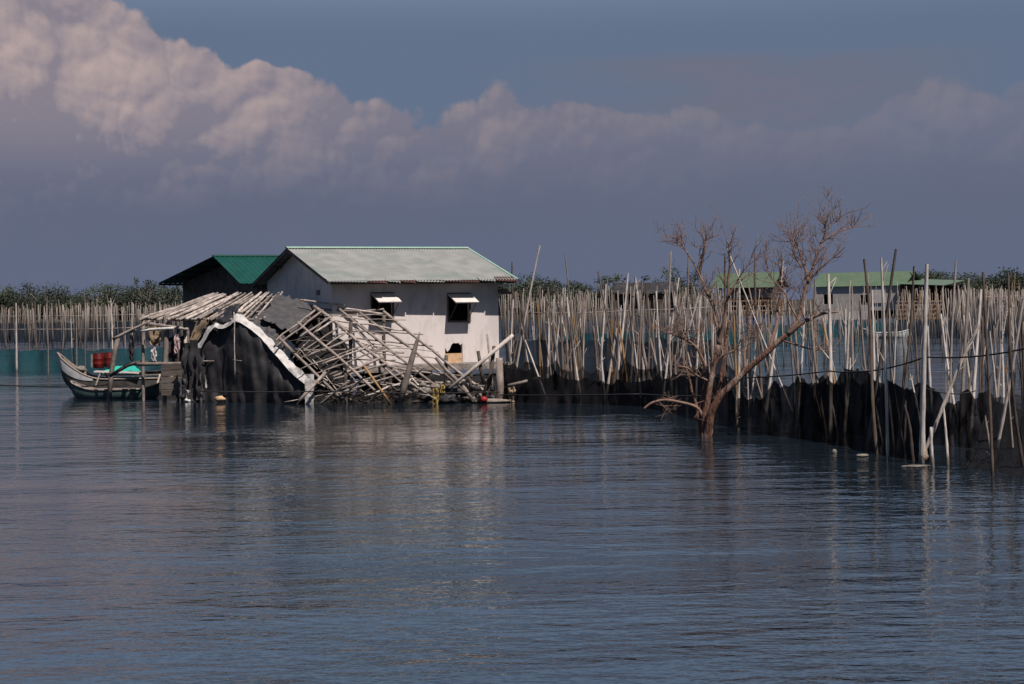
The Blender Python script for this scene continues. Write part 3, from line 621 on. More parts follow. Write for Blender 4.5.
# traced ones at the right, in front of or in the black net
T = [
 (927, 264, 922.6, 463, None, 7.6, 'pale', 'tallest thick pale post standing in the water in front of the right black net', None),
 (980, 324, 933, 432, 31.2, 5.4, 'pale', 'pale pole leaning to the right from the fork beside the thick pale post', None),
 (931, 427, 934.5, 467, None, 6, 'pale', 'short forked pale stump beside the foot of the thick pale post', None),
 (828, 274, 829, 440, None, 6, 'pale', 'straight pale stake in front of the grey wall of the far porch house', None),
 (810, 300, 826, 438, None, 4.5, 'pole', None, None),
 (849, 312, 843, 442, None, 5, 'pale', None, None),
 (864, 259, 878, 454, None, 5, 'dark', 'tall dark stake crossing the light green roof of the far porch house', None),
 (881, 257.6, 887, 461, None, 4.5, 'pale', 'slim pale stake crossing the light green roof right of the tall dark stake', None),
 (896, 249, 881, 352, 33.5, 5, 'pole', 'tan stake leaning right above the ridge end of the far porch house', None),
 (914, 266, 903, 395, 33, 4, 'dark', 'dark thin stake just left of the tallest thick pale post', None),
 (904, 405, 914.5, 461, None, 5, 'dark', None, None),
 (983, 272, 993, 476, None, 5, 'dark', 'long dark stake through the sagging thin net at the right edge', None),
 (1023, 299, 1001, 422, 31, 5, 'pale', 'pale stake leaning right at the right edge of the photo', None),
 (1010, 345, 1024, 472, None, 5, 'dark', None, None),
 (981, 289.5, 971, 426, 36, 5, 'pale', None, None), (968.5, 278, 961, 426, 36, 5.5, 'pole', None, None), (956, 261, 950, 400, 38, 4, 'pole', None, None),
 (971.6, 371, 971, 430, 35, 4.5, 'pole', None, None), (989.5, 331, 995, 392, 38, 3.5, 'pale', None, None), (1001, 331, 1002, 388, 38, 3.5, 'pale', None, None),
 (1008, 272, 1012, 400, 38, 4.5, 'dark', None, None), (999, 289, 996, 390, 40, 3.5, 'pole', None, None),
 (927.5, 326, 931, 390, 42, 4.5, 'pale', None, None), (941, 314, 952, 385, 42, 4, 'pale', None, None), (913, 300, 919, 385, 42, 3.5, 'pole', None, None),
 (852, 285, 855, 395, 42, 3.5, 'pole', None, None), (822, 318, 833, 372, 44, 3.5, 'ochre', None, None), (815, 279, 813, 400, 42, 4, 'pole', None, None),
 (845, 309, 846, 400, 42, 5.5, 'pale', None, None), (860, 300, 868, 395, 42, 4, 'pole', None, None), (872, 290, 874, 392, 42, 3.5, 'pale', None, None),
 (783, 261, 767, 395, 43, 4.5, 'pale', 'long pale stake leaning right beside the gable of the small green roofed hut', None),
 (739, 269, 738, 360, 45, 4.5, 'pale', 'pale upright stake in front of the small green roofed hut', None),
 (738.6, 380, 740, 430, None, 3.5, 'pole', None, None), (755, 253, 759, 372, 46, 4, 'dark', 'dark pointed stake rising above the small green hut roof', None),
 (725, 253, 724, 372, 46, 3.5, 'dark', 'dark stake beside the fork of the bare tree left of the hut roof', None),
 (727, 248, 731, 258, 45, 2.4, 'pale', None, None),
 (671, 251, 672, 372, 52, 3.2, 'pole', 'tall tan stake left of the bare tree rising above the far bush', None),
 (688.6, 256, 686, 400, 47, 3.2, 'pole', 'tall slim stake just left of the bare tree stems', None),
 (679, 278, 667, 372, 52, 3, 'pale', None, None), (675, 277, 683, 372, 52, 3, 'pole', None, None), (646, 283, 647, 372, 54, 3, 'pole', None, None), (656, 291, 661, 372, 54, 3, 'pale', None, None),
 (675, 355, 676.5, 403, None, 4, 'pole', None, None), (686, 366, 686, 405, None, 3, 'pale', None, None), (655, 383, 656, 407, None, 3, 'pole', None, None),
 (628, 273, 617, 372, 58, 3.6, 'pale', 'pale stake leaning right in front of the low dark shelter', None),
 (635, 277, 642, 372, 56, 4.4, 'pale', 'bright pale stake just right of the leaning one by the dark shelter', None),
 (632.5, 285, 629, 372, 56, 5, 'pole', None, None), (641, 306, 649.5, 367, 55, 5.5, 'pole', None, None), (606, 284, 600, 370, 58, 3.4, 'pale', 'pale stake rising above the middle thicket left of the low dark shelter', None),
 (540, 245.5, 520, 352, 60, 3.2, 'pale', 'tallest whip-thin pale stake leaning right beside the pale house roof', None),
 (565, 254, 577, 372, 60, 2.2, 'pole', 'thin crooked twig-like stake rising high from the middle thicket', None),
 (512, 262, 514, 372, 60, 2.6, 'dark', 'dark thin stake standing at the right end of the pale house eave', None),
 (519, 288, 528, 372, 60, 2.4, 'dark', None, None),
 (567, 297, 579, 380, 54, 4, 'pale', None, None), (525, 340, 539.5, 380, 54, 3, 'pale', None, None), (548.5, 318, 548, 372, 57, 3.2, 'pale', None, None), (551, 302, 559, 366, 57, 3.4, 'pole', None, None),
 (570, 317, 576, 386, 53, 4, 'pole', None, None), (593, 326, 599.5, 372, 55, 5.5, 'pole', None, None), (602, 337, 604, 404, None, 4.5, 'pale', 'bright pale stake whose foot stands at the water edge of the middle net', None),
 (617, 328, 609, 380, 54, 4, 'pole', None, None), (611.6, 319, 613, 372, 56, 3.6, 'ochre', None, None), (619, 321, 627, 380, 54, 3.4, 'ochre', None, None),
 (617, 364, 618, 403, None, 4.5, 'pole', None, None), (639, 378, 640, 403, None, 4, 'pole', None, None), (560, 296, 563, 380, 55, 4, 'pole', None, None), (584, 300, 582, 375, 56, 3.4, 'pole', None, None),
 (712, 285, 716, 380, 48, 3.4, 'pole', None, None), (700, 300, 697, 380, 50, 3.4, 'pale', None, None), (768, 300, 770, 390, 45, 3.5, 'pole', None, None), (792, 300, 797, 395, 44, 3.5, 'pole', None, None), (804, 298, 799, 395, 43, 4, 'pale', None, None),
 # left side
 (16, 303, 16.8, 372, None, 3.0, 'pale', 'thickest pale stake at the far left, in front of the teal net', None), (35, 302, 36.5, 357, 100, 2.4, 'pole', None, None), (47, 296, 48, 378, 76, 1.6, 'pole', None, None),
 (70.5, 319, 72, 352, 95, 1.8, 'pale', None, None), (76, 312, 77, 371, 82, 2.0, 'pole', None, None), (77, 322, 83, 352, 96, 1.6, 'pole', None, None), (84.5, 294, 85.5, 370, 84, 1.6, 'pole', None, None), (110.5, 298, 113, 354, 92, 2.4, 'pale', None, None),
 (132, 302, 133, 345, 110, 2.2, 'pale', None, None), (144, 308, 145, 350, 100, 2, 'pole', None, None), (125, 311, 126, 350, 100, 2, 'pole', None, None), (31, 320, 30, 345, 115, 1.8, 'pole', None, None), (8, 338, 10, 347, 110, 1.4, 'pole', None, None),
 (97, 308, 98, 350, 98, 1.6, 'pole', None, None), (104, 305, 104, 352, 98, 1.6, 'pole', None, None), (62, 316, 62, 345, 112, 2.0, 'pole', None, None), (40, 320, 39, 345, 112, 1.6, 'pole', None, None), (5, 308, 6, 345, 110, 1.6, 'pole', None, None),
 (93, 297, 93, 346, 115, 1.4, 'pole', None, None),
]
for x0, y0, x1, y1, Y, wp, tone, lab, grp in T:
    if lab is None:
        lab, grp = (G_L if x0 < 200 else G_M if x0 < 700 else (G_RB if (Y or 0) > 35 else G_R))
    ppole(x0, y0, x1, y1, Y, wp, tone, lab, grp, dY=rnd.uniform(-0.4, 0.4))
# random fill: the middle thicket
for i in range(130):
    x = rnd.uniform(503, 722) if i < 106 else rnd.uniform(600, 730); Y = rnd.choice((rnd.uniform(53.5, 60), rnd.uniform(60, 75), rnd.uniform(75, 100)))
    z = rnd.gauss(3.05, 0.45) if rnd.random() < 0.8 else rnd.uniform(1.6, 2.6)
    c = at(x, 300, Y); lean = rnd.gauss(0, 0.24); lz = rnd.gauss(0, 0.2)
    pole((c.x + lean * z * 0.5, Y + lz, z), (c.x - lean * 0.5, Y, -0.6), rnd.uniform(0.018, 0.044), rnd.choices(('pole', 'pale', 'dark', 'ochre'), (8, 2.4, 2.2, 0.6))[0], *G_M)
for i in range(34):
    x = rnd.uniform(722, 1030); Y = rnd.uniform(42, 75)
    c = at(x, 300, Y); lean = rnd.gauss(0, 0.22); z = rnd.gauss(2.7, 0.5)
    pole((c.x + lean * z * 0.5, Y, z), (c.x - lean * 0.5, Y, -0.6), rnd.uniform(0.02, 0.042), rnd.choices(('pole', 'pale', 'dark', 'ochre'), (8, 4, 2, 0.7))[0], *G_RB)
for i in range(16):      # broken short sticks poking out of the net
    x = rnd.uniform(745, 1020); yb = interp([(745, 425), (800, 436), (880, 448), (940, 466), (1020, 480)], x) - rnd.uniform(2, 14); Y = ydist(x, yb)
    c = at(x, yb, Y); z = rnd.uniform(0.9, 1.8); lean = rnd.gauss(0, 0.3)
    pole((c.x + lean * z * 0.6, Y + 0.3, z), (c.x, Y, -0.5), rnd.uniform(0.018, 0.03), rnd.choice(('pale', 'pole')), *G_R)
# far rows: beyond counting, one object
far = MB()
def farpole(x, Y, z, r, lean):
    c = at(x, 300, Y); far.tube([(c.x - lean * 0.3, Y, -0.4), (c.x + lean * z * 0.4, Y, z * 0.55), (c.x + lean * z, Y, z)], [r, r * 0.85, r * 0.6], 5)
for i in range(330):
    x = rnd.uniform(-25, 215); Y = rnd.uniform(135, 225); farpole(x, Y, max(1.8, rnd.gauss(3.35, 0.25)), rnd.uniform(0.025, 0.05), rnd.gauss(0, 0.03))
for i in range(360):
    x = rnd.uniform(500, 735); Y = rnd.uniform(105, 190); farpole(x, Y, max(1.6, rnd.gauss(3.55, 0.35)), rnd.uniform(0.024, 0.046), rnd.gauss(0, 0.035))
for i in range(210):
    x = rnd.uniform(722, 1045); Y = rnd.uniform(58, 130); farpole(x, Y, max(1.2, rnd.gauss(2.6, 0.55)), rnd.uniform(0.016, 0.034), rnd.gauss(0, 0.09))
for i in range(330):
    x = rnd.uniform(895, 1050); Y = rnd.uniform(125, 215); farpole(x, Y, max(1.8, rnd.gauss(3.55, 0.3)), rnd.uniform(0.025, 0.05), rnd.gauss(0, 0.04))
for x0, x1, Y, z in ((-30, 200, 165, 2.5), (-30, 200, 140, 1.5), (600, 720, 120, 2.5), (900, 1040, 170, 3.0), (520, 640, 130, 2.3)):
    a, b2 = at(x0, 300, Y), at(x1, 300, Y); far.tube([(a.x, Y, z), ((a.x + b2.x) / 2, Y, z - 0.1), (b2.x, Y, z + 0.05)], 0.04, 5)
fo = far.build('far_bamboo_stakes', mat('far_bamboo', (0.34, 0.295, 0.265), (0.10, 0.082, 0.072), 1.0, 0.85, detail=2, stretch=(2.6, 1.1, 0.10), lo=0.36, hi=0.64, col3=(0.40, 0.35, 0.315)), smooth=True)
tag(fo, 'far rows of bamboo stakes in front of the distant tree line', 'stakes', kind='stuff')

# ------------------------------------------------------------------ nets
def net(name, pts, material, label, cat='net', scallop=0.12, step=2.5, wr=0.12, sink=0.35, seed=0):
    """pts: (x, y where it meets the water, y of its top edge); a hanging net with folds"""
    cols = []
    n = max(4, int((pts[-1][0] - pts[0][0]) / step))
    for i in range(n + 1):
        x = lerp(pts[0][0], pts[-1][0], i / n); yb = interp([(p[0], p[1]) for p in pts], x); yt = interp([(p[0], p[2]) for p in pts], x)
        Y = ydist(x, yb); top = at(x, yt, Y); cols.append((x, Y, top))
    mb = MB(); nv = 8
    def fn(a, b):
        x, Y, top = cols[int(round(a * n))]
        ph = x * 0.13 + 2.5 * nz(x * 0.03, seed); sag = 1 - (1 - abs(math.sin(ph))) ** 1.6; kk = 1.0 + 1.3 * nz(math.floor(ph / math.pi) * 1.7, seed + 9)
        zt = top.z - scallop * 1.2 * sag * max(0.15, kk) - 0.9 * scallop * nz(x * 0.025, seed + 3) - 0.4 * scallop * nz(x * 0.31, seed + 4) - 0.25 * scallop * nz(x * 0.9, seed + 6)
        z = lerp(-sink, zt, b)
        return (top.x + wr * 0.4 * nz(x * 0.15, z, seed), Y + wr * (nz(x * 0.13, z * 1.2, seed + 5) + 0.6 * nz(x * 0.4, z * 2, seed + 8)), z)
    mb.grid(fn, n, nv)
    o = mb.build(name, material, None, Vector(cols[n // 2][2]) * Vector((1, 1, 0)).x if False else Vector((cols[n // 2][2].x, cols[n // 2][1], 0)), True)
    o.location = (cols[n // 2][2].x, cols[n // 2][1], 0)
    return tag(o, label, cat)
net('fishing_net', [(503, 402, 360), (540, 403, 368), (600, 404, 378), (650, 407, 374), (700, 417, 371), (728, 426, 374)], M['blacknet'], 'black net curtain hanging into the water under the middle thicket of stakes', scallop=0.16, seed=1)
net('fishing_net', [(726, 425, 380), (760, 432, 388), (800, 438, 374), (850, 444, 369), (905, 456, 376), (930, 462, 386)], M['blacknet'], 'long black net curtain hanging right of the bare tree trunk', scallop=0.22, seed=2, wr=0.3)
net('fishing_net', [(800, 428, 372), (880, 436, 374), (950, 446, 388), (1040, 452, 392)], M['blacknet'], 'black net curtain behind the tallest thick pale post', scallop=0.2, seed=3, wr=0.3)
net('fishing_net', [(505, 398, 374), (560, 396, 372), (620, 396, 374), (700, 402, 372), (780, 412, 374)], M['greynet'], 'thin grey net strip hung along the stakes of the middle thicket', scallop=0.25, seed=4, sink=-0.35)
net('fishing_net', [(500, 397, 362), (560, 397, 360), (620, 397, 362), (700, 401, 360), (770, 406, 366)], M['thinnet'], 'thin black net standing between the stakes of the middle thicket, behind the grey strip', scallop=0.25, seed=6)
# sagging sloping net at the right edge
sl = MB()
P1, P2, P3, P4 = ground(953, 474), ground(1060, 489), at(1060, 392, 31.5), at(992, 398, 33.0)
P1.z = P2.z = -0.1
sl.grid(lambda a, b: P1.lerp(P2, a).lerp(P4.lerp(P3, a), b) + Vector((0.06 * nz(a * 6, b * 6), 0.1 * nz(a * 5, b * 4, 4), -0.28 * math.sin(math.pi * b) + 0.07 * nz(a * 7, b * 7, 9))), 26, 14)
def hem(a, b): return P1.lerp(P2, a).lerp(P4.lerp(P3, a), b) + Vector((0.06 * nz(a * 6, b * 6), 0.1 * nz(a * 5, b * 4, 4), -0.28 * math.sin(math.pi * b) + 0.07 * nz(a * 7, b * 7, 9) + 0.02))
sl.tube([hem(0.005, t / 14) for t in range(15)], 0.022, 5)
for aa in (0.16, 0.31, 0.52, 0.7): sl.tube([hem(aa + 0.05 * nz(aa * 9, t * 0.3), t / 14) for t in range(15)], 0.012, 4)
o = lone(sl, 'fishing_net', M['slopenet'], (P1 + P2) / 2, 'sagging see-through black net sloping into the water at the right edge', 'net', smooth=True)
# nets farther out
def farnet(x0, x1, Y, z, m_, label, seed, Y1=None, z0=-0.3):
    mb = MB(); Y1 = Y1 or Y; n = int((x1 - x0) / 4)
    def fn(a, b):
        x = lerp(x0, x1, a); yy = lerp(Y, Y1, a); c = at(x, 300, yy)
        return (c.x, yy + 0.25 * nz(x * 0.07, seed), lerp(z0, z + 0.22 * nz(x * 0.06, seed + 2) + 0.1 * nz(x * 0.23, seed + 5), b))
    mb.grid(fn, n, 3); c = at((x0 + x1) / 2, 300, (Y + Y1) / 2)
    return lone(mb, 'fishing_net', m_, (c.x, (Y + Y1) / 2, 0), label, 'net', smooth=True)
farnet(-40, 190, 86, 1.05, M['tealnet'], 'teal net wall standing in the water behind the white prowed boat', 1, 84)
farnet(-40, 200, 172, 1.75, M['bluenet'], 'dark blue net wall behind the left stakes', 2, 168)
farnet(505, 725, 72, 1.45, M['bluenet'], 'dark blue net wall inside the middle thicket of stakes', 3, 68)
farnet(560, 735, 98, 1.25, M['tealnet'], 'teal net wall behind the middle thicket', 4, 96, 0.5)
farnet(728, 802, 125, 1.15, M['tealnet'], 'teal net wall below the small green roofed hut', 5)
farnet(800, 905, 138, 1.05, M['tealnet'], 'teal net wall below the far porch house', 6)
farnet(885, 1045, 135, 1.0, M['bluenet'], 'dark blue net wall right of the far porch house', 7, 138)

# ------------------------------------------------------------------ collapsed hut and lean-to
def sheet(mb, C, nu, nv, wr, seed, tear=0.0):
    """C: 4 corners (world) a-b along the bottom, d-c along the top"""
    a_, b_, c_, d_ = [Vector(c) for c in C]
    def fn(s, t):
        p = a_.lerp(b_, s).lerp(d_.lerp(c_, s), t)
        e = 1 if (0 < s < 1 and 0 < t < 1) else 0.5
        q = Vector((nz(s * 5 + seed, t * 5), 1.6 * nz(s * 6, t * 3 + seed, 2), nz(s * 5, t * 6, seed + 4))) * wr * e
        if tear and (t in (0, 1) or s in (0, 1)): q += Vector((nz(s * 17, t * 17, seed), 0, nz(s * 19, t * 13, seed + 1))) * tear
        return p + q
    mb.grid(fn, nu, nv)
hut = wroot('collapsed_hut', ground(330, 403) * 1.0, 'collapsed bamboo hut with torn black tarpaulin and a bare lattice roof lying in the water', 'hut')
def bar(parent, a, b, r, m_='lath', name='pole', bow=0.03, seed=None):
    sd_ = rnd.uniform(0, 99); a, b = Vector(a), Vector(b); L = (b - a).length
    pts = [a.lerp(b, t / 6) + Vector((nz(sd_, t * 0.5), nz(sd_ + 3, t * 0.5), nz(sd_ + 7, t * 0.5))) * bow * L * 0.35 for t in range(7)]
    mb = MB(); mb.tube(pts, [r * lerp(1.1, 0.8, t / 6) * rnd.uniform(0.92, 1.08) for t in range(7)], 7)
    return mb.build(name, M[m_], parent, smooth=True)
# tilted lattice panel: spine and two fallen slopes
S0, S1 = at(316, 308, 55.6), at(412, 384, 52.9)
L0, L1 = at(279, 338, 53.6), at(338, 396, 52.4)
E0, E1 = at(384, 313, 56.0), at(486, 392, 52.6)
bar(hut, S0 + (S0 - S1) * 0.03, S1 + (S1 - S0) * 0.06, 0.06, 'wood', bow=0.05)
for i in range(15):
    t = i / 14 + rnd.uniform(-0.025, 0.025)
    a = S0.lerp(S1, t * 0.97); b = L0.lerp(L1, t); ext = rnd.uniform(-0.22, 0.16)
    if rnd.random() < 0.22: b = a.lerp(b, rnd.uniform(0.4, 0.8)) + Vector((rnd.gauss(0, 0.05), 0, -rnd.uniform(0, 0.15)))
    b = b + Vector((0, 0, rnd.gauss(0, 0.05))); a = a + Vector((0, 0, rnd.gauss(0, 0.04)))
    bar(hut, a + (a - b) * 0.04, b + (b - a) * ext, rnd.uniform(0.022, 0.046), rnd.choice(('lath', 'lath', 'lath', 'wood')), bow=0.08)
for i in range(17):
    t = i / 16; a = S0.lerp(S1, t); b = E0.lerp(E1, t + rnd.uniform(-0.02, 0.02))
    if rnd.random() < 0.08: continue
    if rnd.random() < 0.3: b = a.lerp(b, rnd.uniform(0.35, 0.85)) + Vector((0, 0, -rnd.uniform(0, 0.2)))
    b = b + Vector((0, 0, rnd.gauss(0, 0.06))); a = a + Vector((0, 0, rnd.gauss(0, 0.04)))
    bar(hut, a + (a - b) * 0.05, b + (b - a) * rnd.uniform(-0.1, 0.16), rnd.uniform(0.016, 0.036), rnd.choice(('lath', 'lath', 'lath', 'wood')), bow=0.08)
bar(hut, E0, E1 + (E1 - E0) * 0.02, 0.05, 'wood', bow=0.05)
for f_ in (0.33, 0.66): bar(hut, S0.lerp(E0, f_), S1.lerp(E1, f_), 0.045, 'wood', bow=0.05)
for f_ in (0.5, 1.0): bar(hut, S0.lerp(L0, f_), S1.lerp(L1, f_), 0.05, 'wood', bow=0.05)
# posts that still hold it up
for x, y0, y1, Y in ((318, 310, 403, 55.8), (350, 322, 402, 54.6), (384, 315, 402, 55.6), (345, 370, 404, 53.0), (446, 355, 402, 53.9), (283, 340, 402, 54.0), (240, 312, 402, 54.6), (205, 330, 402, 55.4)):
    a, b = at(x, y0, Y), at(x + rnd.uniform(-3, 3), y1, Y); b.z = -0.5; bar(hut, a, b, 0.06, 'darkwood', 'post')
# jumble of fallen laths low down
jr = random.Random(5)
for i in range(40):
    x = jr.uniform(305, 480); y = jr.uniform(374, 399); Y = jr.uniform(52.3, 54.2); l = jr.uniform(14, 52); an = jr.choice((jr.uniform(-0.75, -0.2), jr.uniform(-0.2, 0.2), jr.uniform(0.3, 0.9)))
    a, b = at(x - l / 2 * math.cos(an), y - l / 2 * math.sin(an), Y), at(x + l / 2 * math.cos(an), y + l / 2 * math.sin(an), Y - jr.uniform(0, 0.8))
    a.z = max(a.z, -0.06); b.z = max(b.z, -0.06)
    bar(hut, a, b, jr.uniform(0.014, 0.036), jr.choice(('lath', 'lath', 'wood', 'darkwood')), 'lath')
for i in range(26):      # broken ends caught across the slopes
    t, q = jr.uniform(0.05, 0.95), jr.uniform(-0.9, 0.85); c = S0.lerp(S1, t).lerp(E0.lerp(E1, t), q) if q > 0 else S0.lerp(S1, t).lerp(L0.lerp(L1, t), -q)
    an = jr.choice((jr.uniform(-0.35, 0.15), jr.uniform(-0.35, 0.15), jr.uniform(0.5, 1.0), jr.uniform(-1.0, -0.5))); l = jr.uniform(0.5, 1.5); v_ = Vector((math.cos(an), jr.uniform(-0.25, 0.25), -math.sin(an))) * (l / 2)
    c = c + Vector((0, -0.06, jr.uniform(-0.18, 0.06)))
    if c.z - abs(v_.z) < -0.05: continue
    bar(hut, c - v_, c + v_, jr.uniform(0.010, 0.024), jr.choice(('lath', 'lath', 'wood', 'darkwood')), 'lath', bow=0.14)
# ridge ragged edge of long sticks
for x0, y0, x1, y1, Y in ((300, 300, 345, 305, 55.9), (318, 309, 372, 312, 56), (330, 306, 384, 314, 56.0), (345, 313, 384, 309, 56.1)):
    bar(hut, at(x0, y0, Y), at(x1, y1, Y), 0.032)
# black curtain tarpaulin: outline top edge by columns
topL = [(196, 352), (203, 345), (208, 333), (213, 327), (222, 329), (231, 322), (236, 319), (246, 324), (258, 333), (270, 346), (280, 357), (292, 371), (302, 380), (312, 388)]
mb = MB()
def fn(a, b):
    x = lerp(196, 312, a); yt = interp(topL, x); Y = lerp(54.9, 53.0, a) + 0.3 * math.sin(a * 9) * 0.3
    top = at(x, yt, Y + 0.15); z = lerp(-0.15, top.z, b)
    fold = 0.16 * nz(a * 9, z * 0.35, 3) + 0.07 * nz(a * 24 + z * 0.8, z * 0.7, 6) + 0.10 * nz(a * 4 + z * 1.3, z * 0.9, 16)
    return (top.x + 0.04 * nz(a * 9, z, 11), Y + fold - 0.25 * math.sin(math.pi * b) * a, z)
mb.grid(fn, 58, 22); mb.build('tarpaulin', M['blacktarp'], hut, smooth=True)
# white lining band along its upper edge
band = [(198, 351, 344, 6), (203, 344, 336, 5), (209, 332, 325, 5), (214, 326, 321, 4), (222, 328, 324, 3), (229, 325, 317, 4), (235, 320, 310, 7), (241, 322, 313, 8), (250, 328, 321, 7), (260, 336, 329, 8), (270, 348, 339, 9), (280, 359, 349, 10), (291, 372, 361, 11), (302, 381, 371, 10), (309, 387, 376, 10)]
mb = MB()
def fn(a, b):
    x = lerp(198, 309, a); lo_ = interp([(p[0], p[1]) for p in band], x) + 1.0; hi_ = lo_ - interp([(p[0], p[3]) for p in band], x) * (0.9 + 0.35 * nz(a * 19, 2)) - 1.0
    Y = lerp(54.85, 52.9, a) - 0.1; p = at(x - b * (2.5 if x < 212 else 0), lerp(lo_, hi_, b), Y)
    return p + Vector((0, 0.06 * nz(a * 26, b * 3) + 0.22 * b, 0.02 * nz(a * 30, b, 4)))
mb.grid(fn, 60, 4)
def fn2(a, b):
    return at(lerp(305, 314, b) + 1.5 * nz(a * 6, b * 2), lerp(374, 404, a), 52.75) + Vector((0, 0.08 * nz(a * 7, b * 4), 0))
mb.grid(fn2, 10, 4)
mb.build('white_lining', M['lining'], hut, smooth=True)
# hanging rags at the left of the curtain
for i, (x0, x1, y0, y1, mt) in enumerate(((182, 190, 343, 397, 'blacktarp'), (189, 198, 340, 401, 'blacktarp'), (196, 205, 348, 400, 'blacktarp'), (184, 187, 372, 400, 'greytarp'), (203, 208, 361, 389, 'lining'), (200, 203, 372, 404, 'greytarp'), (179, 184, 378, 404, 'greytarp'), (186, 190, 390, 405, 'lining'))):
    mb = MB()
    def fn(a, b, i=i, x0=x0, x1=x1, y0=y0, y1=y1):
        p = at(lerp(x0, x1, b) + 2.2 * nz(a * 4 + i * 3, b * 1.5), lerp(y0, y1, a), 55.0 - 0.15 * (i % 3)); return p + Vector((0, 0.18 * nz(a * 5, b * 3 + i), 0))
    mb.grid(fn, 12, 4); mb.build('hanging_rag', M[mt], hut, smooth=True)
# fallen grey and black roof sheets behind the ridge; near-black panels stand for interior shade
for C, mt, wr in (((at(262, 318, 54.6), at(296, 335, 54.4), at(318, 306, 56.4), at(276, 293, 56.8)), 'greytarp', 0.06),
                  ((at(250, 322, 54.7), at(276, 345, 54.0), at(292, 330, 55.0), at(262, 312, 55.3)), 'greytarp', 0.12),
                  ((at(282, 334, 54.9), at(336, 384, 54.2), at(350, 350, 56.0), at(318, 308, 56.4)), 'hut_shade', 0.1),
                  ((at(296, 392, 54.6), at(352, 402, 54.2), at(352, 362, 55.2), at(290, 350, 55.6)), 'hut_shade', 0.1),
                  ((at(206, 330, 55.2), at(236, 318, 54.7), at(240, 304, 55.8), at(204, 314, 56.4)), 'blacktarp', 0.16),
                  ((at(166, 338, 56.3), at(206, 334, 55.9), at(206, 398, 55.9), at(176, 398, 56.2)), 'blacktarp', 0.12),
                  ((at(360, 400, 55.4), at(500, 402, 55.6), at(500, 376, 56.8), at(360, 372, 56.4)), 'hut_shade', 0.2)):
    mb = MB(); sheet(mb, C, 16, 12, wr, rnd.uniform(0, 50), 0.12); mb.build('torn_and_shade_sheet', M[mt], hut, smooth=True)
mb = MB(); sheet(mb, (at(186, 350, 55.6), at(192, 350, 55.5), at(213, 316, 55.2), at(196, 322, 55.6)), 8, 8, 0.07, 7, 0.05); mb.build('torn_and_shade_sheet', M['tan'], hut, smooth=True)
for x0, y0, x1, y1 in ((234, 312, 235, 380), (203, 361, 214, 361), (233, 360, 242, 361)): bar(hut, at(x0, y0, 53.9 if x0 > 230 else 54.6), at(x1, y1, 53.9 if x0 > 230 else 54.6), 0.018, 'lath')

# lean-to at the left: posts, slope of battens
lean = wroot('lean_to_shelter', ground(160, 399), 'open lean-to of bamboo posts with a sloping roof of bare battens, beside the boats', 'shelter')
up0, up1 = at(206, 294.5, 58.6), at(281, 293.5, 57.6); lo0, lo1 = at(143, 318, 56.2), at(262, 318, 54.8)
for i in range(19):
    t = i / 18; a = lo0.lerp(lo1, t + rnd.uniform(-0.02, 0.02)); b = up0.lerp(up1, min(1, t * 0.95 + 0.05 + rnd.uniform(-0.03, 0.03)))
    bar(lean, a + (a - b) * rnd.uniform(0.0, 0.1), b + (b - a) * rnd.uniform(-0.05, 0.08), rnd.uniform(0.03, 0.055), 'lath', 'batten')
for f_ in (0.05, 0.35, 0.68, 0.97): bar(lean, lo0.lerp(up0, f_) - Vector((0, 0, 0.09)), lo1.lerp(up1, f_) - Vector((0, 0, 0.09)), 0.045, 'wood', 'batten')
mb = MB(); sheet(mb, (lo0 - Vector((-0.9, 0, 0.1)), lo1 - Vector((0, 0, 0.16)), up1 - Vector((0, 0, 0.16)), up0 - Vector((-0.3, 0, 0.1))), 20, 8, 0.1, 3, 0.1); mb.build('roof_sheet', M['greytarp'], lean, smooth=True)
for x, y0, x1, r, mt in ((143, 314, 143, 0.06, 'wood'), (167, 314, 163, 0.085, 'wood'), (188, 318, 187, 0.05, 'wood'), (178, 322, 178, 0.04, 'darkwood')):
    Y = 56.2 if x < 160 else 55.9; a = at(x, y0, Y); b = at(x1, 398, Y); b.z = -0.6; bar(lean, a, b, r, mt, 'post', 0.03)
for x0, y0, x1, y1, r, mt in ((129, 331.5, 174, 328, 0.05, 'lining'), (149, 324, 188, 329, 0.06, 'lath'), (113, 339, 150, 321, 0.05, 'wood'), (137, 364, 186, 363, 0.06, 'wood'), (186, 336, 184, 352, 0.05, 'lath')):
    bar(lean, at(x0, y0, 55.9), at(x1, y1, 55.7), r, mt, 'beam')
for i in range(5):
    mb = MB(); y = 367 + i * 6.4; mb.beam(at(161.5, y, 55.75), at(186, y - 0.5, 55.6), 0.03, 0.19); mb.build('wall_plank', M['plank'], lean)
mb = MB(); mb.beam(at(150, 372, 57.4), at(200, 370, 57.2), 2.2, 0.08); mb.build('deck', M['darkwood'], lean)
# leaning crooked post with the bent branch by the boats
mb = MB(); mb.tube([at(108, 380, 57.0) - Vector((0, 0, 0.9)), at(111, 376, 57.0), at(115, 350, 57.0), at(118, 338, 57.0)], [0.085, 0.085, 0.08, 0.07], 8)
lone(mb, 'mooring_post', M['wood'], ground(110, 397), 'short thick weathered mooring post leaning beside the boats', 'post', smooth=True)
mb = MB(); mb.tube([at(110, 376, 56.6), at(118, 371, 56.5), at(128, 365, 56.4), (at(140, 362, 56.3)), at(160, 363, 56.0), at(180, 364, 55.8)], [0.055, 0.06, 0.065, 0.06, 0.055, 0.045], 7)
lone(mb, 'bent_branch', M['darkwood'], at(140, 362, 56.3), 'dark bent branch laid across the lean-to posts above the boats', 'branch', smooth=True)

